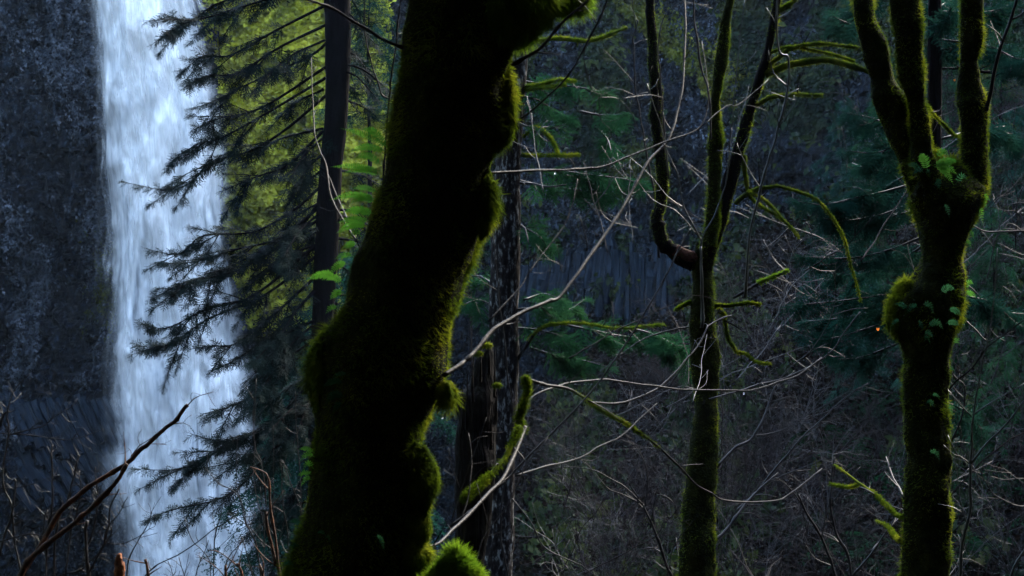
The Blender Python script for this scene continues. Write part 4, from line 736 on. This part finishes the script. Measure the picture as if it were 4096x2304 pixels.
# ------------------------------------------------------------------ undergrowth on the far slope
def slope_pts(n, box, rg, keep=None, y0=24, y1=78):
    X = rg.uniform(box[0], box[2], n*4); Y = rg.uniform(y0, y1, n*4)
    px = 512+X/(K*Y); Z = ground_zn(X, Y); py = 288-Z/(K*Y); m_ = (px > 440) & (px < 1080) & (py > -30) & (py < 640)
    if keep is not None: m_ &= rg.random(n*4) < keep(px, py)
    P_ = np.stack([X, Y, Z], -1)[m_]; return P_[:n], px[m_][:n], py[m_][:n]
rgu = np.random.default_rng(33)
Pn, _, _ = slope_pts(60000, (-5, 24, 26, 78), rgu)
def leaf_scatter(name, Pn, size, m_, rg, up=.3, label=None):
    n = len(Pn); d = rg.normal(0, 1, (n, 3)); d[:, 2] = np.abs(d[:, 2])*up; d /= np.linalg.norm(d, axis=1)[:, None]; s = np.cross(d, rg.normal(0, 1, (n, 3))); s /= np.linalg.norm(s, axis=1)[:, None]; L = size*rg.uniform(.5, 1.5, (n, 1))
    b0 = Pn+np.array((0, 0, 1))*rg.exponential(.12, (n, 1)); V = np.stack([b0, b0+d*L*.5+s*L*.3, b0+d*L, b0+d*L*.5-s*L*.3], 1).reshape(-1, 3)
    ac = Acc(); ac.add(V, Q=np.arange(4*n).reshape(-1, 4)); o = ac.build(name, m_, None, smooth=False); o['kind'] = 'stuff'; o['label'] = label; return o
leaf_scatter('leaf_litter', Pn, .22, M['litter'], rgu, .5, 'dead brown leaves and debris covering the slope')
Pn, _, _ = slope_pts(40000, (-5, 24, 26, 78), rgu, lambda x, y: np.clip(nz2(x, y, 91, .014)*1.8-.05+.35*inter(x, 900, 1020), 0, 1))
leaf_scatter('ground_cover', Pn+np.array((0, 0, .1)), .26, M['herb'], rgu, 1.5, 'low dark green plants in patches on the brown slope')

def zone(X, Y, Z):
    px = 512+X/(K*Y); far = 'far up the slope' if Y > 42 else ('midway up the slope' if Y > 25 else 'nearer than the slope')
    at = 'left of the slender maple' if px < 680 else ('right of the slender maple' if px < 790 else ('left of the forked tree' if px < 900 else 'right of the forked tree'))
    return far+', '+at
# bare shrubs, shared meshes
def shrub_mesh(seed, stems=7, H=2.6):
    rg = np.random.default_rng(seed); ac = Acc()
    def tw(p0, d, L, r, lv):
        n = 7 if lv < 2 else 4; d = d/np.linalg.norm(d); q = [p0]
        for i in range(n-1):
            d = d+rg.normal(0, .12 if lv < 2 else .16, 3)+np.array((0, 0, -.035*lv if lv else .0)); d /= np.linalg.norm(d); q.append(q[-1]+d*L/(n-1))
        q = np.array(q); V, T, Q = tube(q, np.linspace(r, r*.4, n), 4 if lv < 2 else 3); ac.add(V, None, Q)
        if lv < 2:
            for k in range(7 if lv == 0 else 4):
                i = rg.integers(1, n-1); tg = q[i+1]-q[i]; tg /= np.linalg.norm(tg); a = tg+rg.normal(0, .65, 3); tw(q[i], a, L*rg.uniform(.25, .55), r*.55, lv+1)
    for s in range(stems):
        a = rg.uniform(0, 6.28); tw(np.array((rg.normal()*.12, rg.normal()*.12, -.1)), np.array((math.cos(a)*.55, math.sin(a)*.55, 1)), H*rg.uniform(.6, 1.1), .011, 0)
    return ac
SM = [shrub_mesh(900+s, 5+s % 3, 2.4+.3*(s % 3)) for s in range(6)]
M['twigfar'] = mat('far_twig', [(.007,.004,.004),(.02,.0125,.0125),(.06,.047,.048)], 2.2, .8, .08)
def shrub_obj(k, m_): return SM[k].build('stems', m_, None)
protos = []
for k in range(6):
    o = shrub_obj(k, M['twigfar'] if k % 3 else M['darkcane']); protos.append(o.data); bpy.data.objects.remove(o)
Ps, sx, sy = slope_pts(130, (-4, 26, 25, 70), rgu, lambda x, y: np.clip(.35+.5*inter(x, 520, 760)+.3*inter(y, 300, 560), 0, 1), 24, 66)
def near_pts():
    out = []
    for k in range(46):
        D = rgu.uniform(13, 24); x = rgu.uniform(590, 1060); 
        if 880 < x < 960: x += 90
        out.append((x, D))
    return out
sites = [(p[0], p[1], p[2], rgu.uniform(.8, 1.5)) for p in Ps]+[((x-512)*K*D, D, float(ground_zn(np.array((x-512)*K*D), np.array(D))), rgu.uniform(.9, 1.35)) for x, D in near_pts()]
for k, (X, Y, Z, s) in enumerate(sites):
    o = bpy.data.objects.new('bare_shrub', protos[k % 6]); COL.objects.link(o); o.location = (X, Y, Z); o.rotation_euler = (rgu.normal()*.12, rgu.normal()*.12, rgu.uniform(0, 6.28)); o.scale = (s, s, s*rgu.uniform(.8, 1.2))
    o['label'] = ('leafless dark twiggy shrub ' if k % 3 == 0 else 'leafless pale grey twiggy shrub ')+zone(X, Y, Z); o['category'] = 'shrub'; o['group'] = 'bare shrubs tangled over the slope'
# long whip-like shoots crossing the tangle, nearer than the slope
whips = []
for k in range(70):
    D = rgu.uniform(11, 30); x = rgu.uniform(540, 1050); y = rgu.uniform(140, 640); a = rgu.uniform(-.5, 1.2)*rgu.choice([-1, 1]); L = rgu.uniform(60, 190)
    c = rgu.uniform(-.5, .5)*L*.3; x1 = x+math.sin(a+.2)*L*rgu.choice([1, 1.0]); y1 = y-math.cos(a)*L*.8
    base = thing('bare_shoot', P(x, y, D), ('pale ' if k % 2 else 'dark ')+'thin bare shoot '+zone(*P(x, y, D)), 'shoot', 'long thin shoots crossing the tangle')
    branch('stem', 1, [(x/.1987, y/.1987), ((x+x1)/2/.1987+c/.1987, (y+y1)/2/.1987), (x1/.1987, y1/.1987)], rgu.uniform(4, 8), (D, D+rgu.uniform(-1.5, 1.5)), M['twigfar'] if k % 2 else M['darkcane'], base, 2, True, 5, rgu.integers(4, 10), 1.5, 30, None, 1000+k)

# young conifers on slope
def young_conifer(seed, H, m_n):
    rg = np.random.default_rng(seed); br = Acc(); fo = Acc(); V, T, Q = tube(np.array([(0, 0, -.3), (0.03*H, 0, H*.5), (0, 0, H)]), [.045*H/4, .03*H/4, .006], 7); tr = (V, T, Q)
    for k in range(36):
        t = (k+.5)/36; z = H*(.12+.86*t); L = H*.36*(1-t)**.8*rg.uniform(.7, 1.2)+.15; a = k*2.4+rg.normal()*.3; d = np.array((math.cos(a), math.sin(a), 0))
        p = smooth_path([np.array((0, 0, z)), d*L*.55+(0, 0, z+.04*L), d*L+(0, 0, z-.28*L)], 7); V, T, Q = tube(p, np.linspace(.012, .003, 7), 3); br.add(V, None, Q); m_ = int(10*L)+3; u = np.sort(rg.random(m_)); i = np.minimum((u*6).astype(int), 5); O = p[i]; X = (p[i+1]-p[i]); X /= np.linalg.norm(X, axis=1)[:, None]
        S_ = np.cross(X, (0, 0, 1.))*rg.choice([-1, 1], m_)[:, None]*rg.uniform(.1, 1, (m_, 1)); stamp(fo, SPRS, O, X+S_+np.array((0, 0, -.3))+rg.normal(0, .15, (m_, 3)), np.tile(np.array((0, 0, 1.)), (m_, 1))+rg.normal(0, .3, (m_, 3)), rg.uniform(.3, .6, m_), rg)
    a = build('trunk', tr[0], [tr[1], tr[2]], M['firbark']); b_ = br.build('boughs', M['firbark'], None); c = fo.build('needles', m_n, None, smooth=False); r = (a.data, b_.data, c.data)
    for o in (a, b_, c): bpy.data.objects.remove(o)
    return r
YC = [young_conifer(1200, 5, M['young']), young_conifer(1201, 4, M['young']), young_conifer(1202, 5, M['hem'])]
spots = [(852,215,40,1.0,0,'young teal green conifer just left of the forked tree, midway up'),(830,245,36,.9,1,'low young conifer under the arching mossy branch'),(860,275,34,1.0,0,'broad young conifer left of the burl on the right tree'),(815,300,38,.9,1,'dark young conifer beyond the brown twigs in the middle right'),(880,150,52,1.2,2,'green conifer in the gap left of the right tree fork'),(845,30,58,1.1,0,'small dark conifer at the top between the maple and the forked tree'),(895,60,60,1.2,1,'conifer seen between the two left limbs of the forked tree'),(945,40,46,1.3,0,'dark conifer filling the gap between the middle and right limbs'),(950,100,50,1.1,2,'lower conifer in the gap between the middle and right limbs'),(1000,60,48,1.3,2,'conifer in the upper right corner'),(1015,170,40,1.1,0,'dark conifer at the right edge, halfway up'),(990,270,38,1.0,2,'green conifer right of the burl'),(870,335,30,.9,0,'dark conifer among ferns left of the lower right trunk'),(1005,390,28,.8,2,'small conifer low at the right edge'),(470,215,60,1.0,1,'dim conifer beyond the lichen fir'),(370,60,60,1.3,1,'dark conifer behind the fir at the top left'),(375,330,44,1.3,1,'dim conifer low behind the left fir'),(300,470,42,1.5,1,'dark conifer low in front of the right side of the waterfall'),(340,420,40,1.5,0,'dark conifer low behind the left fir trunk, near the big trunk')]
for k, (x, y, D, s, q, lb) in enumerate(spots):
    s *= .8 if x > 420 else 1; c = P(x, y, D); H = (5, 4, 5)[q]*s; zb = c[2]-H*.5
    if x > 800:                      # find where the slope carries it
        Ds = np.linspace(24, 74, 200); Xs = (x-512)*K*Ds; zs = (288-y)*K*Ds-H*.5; j_ = np.argmin(np.abs(ground_zn(Xs, Ds)-zs)); D = Ds[j_]; c = P(x, y, D); zb = float(ground_zn(np.array(Xs[j_]), np.array(D)))-.1
    t = thing('young_conifer', (c[0], c[1], zb), lb, 'tree', 'young conifers on the far slopes')
    for nm, dt in zip(('trunk', 'boughs', 'needles'), YC[q]):
        o = bpy.data.objects.new(nm, dt); COL.objects.link(o); o.parent = t
        if nm != 'trunk': o['kind'] = 'stuff'
    t.scale = (s, s, s); t.rotation_euler = (0, 0, rgu.uniform(0, 6))
    # a bare lower stem that reaches the ground
    gz = float(ground_zn(np.array(c[0]), np.array(c[1])))
    if gz < zb-.3:
        V, T, Q = tube(np.array([(0, 0, 0), (0.05, 0, (gz-zb)/s*.5), (0, 0, (gz-zb)/s-.3)]), [.06, .07, .09], 6); o = build('stem', V, [T, Q], M['firbark']); o.parent = t

# sword ferns on slope
rgq = np.random.default_rng(8)
def sword(seed):
    rg = np.random.default_rng(seed); ac = Acc()
    for k in range(11):
        a = k*.571*1.1+rg.normal()*.2; d = np.array((math.cos(a), math.sin(a), 0)); L = rg.uniform(.5, .8); p = smooth_path([np.zeros(3), d*L*.45+(0, 0, .32), d*L+(0, 0, -.02)], 12); ac.add(*[tube(p, .004, 3)[i] for i in (0,)], Q=tube(p, .004, 3)[2])
        s = np.cross(d, (0, 0, 1.))
        for i in range(2, 12):
            for sg in (-1, 1):
                ll = .09*math.sin(math.pi*(i/12)**.8)+.02; b0 = p[i]; e = b0+(s*sg+d*.3)*ll-np.array((0, 0, .02)); ac.add(np.array([b0-d*.016, b0+d*.016, e]), T=np.array([[0, 1, 2]]))
    o = ac.build('fern', M['sword'], None, smooth=False); dt = o.data; bpy.data.objects.remove(o); return dt
SF = [sword(s) for s in range(3)]
Pf, fx, fy = slope_pts(60, (4, 26, 22, 60), rgq, lambda x, y: inter(x, 800, 860)*inter(y, 240, 330)*.9+.06, 20, 55)
for k, p in enumerate(Pf):
    o = bpy.data.objects.new('sword_fern', SF[k % 3]); COL.objects.link(o); o.location = p+np.array((0, 0, .1)); s = rgq.uniform(1.2, 2.0); o.scale = (s, s, s); o.rotation_euler = (rgq.uniform(.2, .5), 0, rgq.uniform(0, 6))
    o['label'] = 'arching green sword fern '+zone(*p); o['category'] = 'fern'; o['group'] = 'sword ferns on the far slope'

# single leaves and drops
def leaf(lb, x, y, D, s):
    A = P(x, y, D); d = K*D*s; V = np.array([A, A+(d, 0, d*.4), A+(d*.9, .2*d, -d), A+(0, 0, -1.6*d), A+(-d*.8, .1*d, -d*.7), A+(-d*.7, 0, d*.3)]); o = build('dead_leaf', V, [np.array([[0, 1, 2], [0, 2, 3], [0, 3, 4], [0, 4, 5]])], M['orange'], smooth=False); o['label'] = lb; o['category'] = 'leaf'
leaf('small orange leaf caught left of the burl of the right tree', *R(8, 648, 203), 12, 1.7)
leaf('tiny orange leaf between the upper limbs at the right', *R(7, 1033, 400), 15, 1.2)
for lb, (x, y), D, r_ in [('bright water drop hanging under the long level twig', R(5, 277, 871), 5.45, 1.0), ('water drop hanging below the long grey branch near the slender maple', R(6, 1227, 531), 8, .9), ('tiny water drop under the pale branch above the dark slope', R(6, 365, 866), 6.9, .7), ('tiny drop at the tip of moss on the big trunk right side', R(4, 968, 655), 5.5, .7)]:
    V, Q = lump_mesh((x, y), D, r_, r_, r_*1.2, 1, 0); o = build('water_drop', V, [Q], M['drop']); o['label'] = lb; o['category'] = 'water drop'

# tall firs added out of frame around the viewpoint to shade the foreground
def shade_tree(seed):
    rg = np.random.default_rng(seed); V, T, Q = tube(np.array([(0, 0, -4), (0, 0, 9.), (0.1, 0, 25)]), [.4, .3, .04], 10)
    a = build('trunk', V, [T, Q], M['firbark']); n = 5200; z = 5.5+19.5*rg.random(n)**1.25; r_ = 5.6*(1-((z-5.5)/20.5))**.75*np.sqrt(rg.random(n)); th = rg.uniform(0, 6.28, n); Pn = np.stack([np.cos(th)*r_, np.sin(th)*r_, z-.22*r_], -1)
    d = np.stack([np.cos(th), np.sin(th), -.35+0*th], -1)+rg.normal(0, .35, (n, 3)); d /= np.linalg.norm(d, axis=1)[:, None]; s_ = np.cross(d, np.array((0, 0, 1.))+rg.normal(0, .3, (n, 3))); s_ /= np.linalg.norm(s_, axis=1)[:, None]; L = rg.uniform(.45, .95, (n, 1))
    Vv = np.stack([Pn, Pn+d*L*.5+s_*L*.3, Pn+d*L, Pn+d*L*.5-s_*L*.3], 1).reshape(-1, 3); c = build('crown', Vv, [np.arange(4*n).reshape(-1, 4)], M['teal'], smooth=False)
    r = (a.data, c.data); bpy.data.objects.remove(a); bpy.data.objects.remove(c); return r
CT = [shade_tree(1500+k) for k in range(3)]
CP = [(-6.2,1.5),(5.2,-1.5),(-5.8,8),(1.5,-9.5),(0.5,-5),(-5.5,-7),(6.5,-6),(0,-13),(-9,12),(-12,3),(-13.5,-3),(6.8,1.5),(-4.6,4),(9.5,6.5),(-11,-11),(11,-12),(-15,11),(5.5,-18),(-5.5,-19)]
for k, (x, y) in enumerate(CP):
    gz = float(ground_zn(np.array(float(x)), np.array(float(y)))); t = thing('shade_fir', (x, y, gz), 'tall dark fir added out of frame round the viewpoint to shade the foreground', 'tree', 'firs added round the viewpoint for shade')
    for nm, dt in zip(('trunk', 'crown'), CT[k % 3]):
        o = bpy.data.objects.new(nm, dt); COL.objects.link(o); o.parent = t
    t.rotation_euler = (0, 0, k*1.3); t.location.z = max(gz, -1.7) if abs(y) < 20 else gz

# thin blue air between the viewpoint and the far cliff
hz = build('haze', np.array([(-118., -58, -40), (118, -58, -40), (118, 158, -40), (-118, 158, -40), (-118, -58, 60), (118, -58, 60), (118, 158, 60), (-118, 158, 60)]), [np.array([[0, 3, 2, 1], [4, 5, 6, 7], [0, 1, 5, 4], [1, 2, 6, 5], [2, 3, 7, 6], [3, 0, 4, 7]])], M['rock'], smooth=False)
hm = bpy.data.materials.new('haze'); hm.use_nodes = True; n_ = hm.node_tree; n_.nodes.remove(n_.nodes['Principled BSDF']); v_ = n_.nodes.new('ShaderNodeVolumePrincipled'); v_.inputs['Color'].default_value = (.55, .75, 1, 1); v_.inputs['Density'].default_value = .00008; v_.inputs['Anisotropy'].default_value = .2
n_.links.new(v_.outputs[0], n_.nodes['Material Output'].inputs['Volume']); hz.data.materials.clear(); hz.data.materials.append(hm); hz['kind'] = 'stuff'
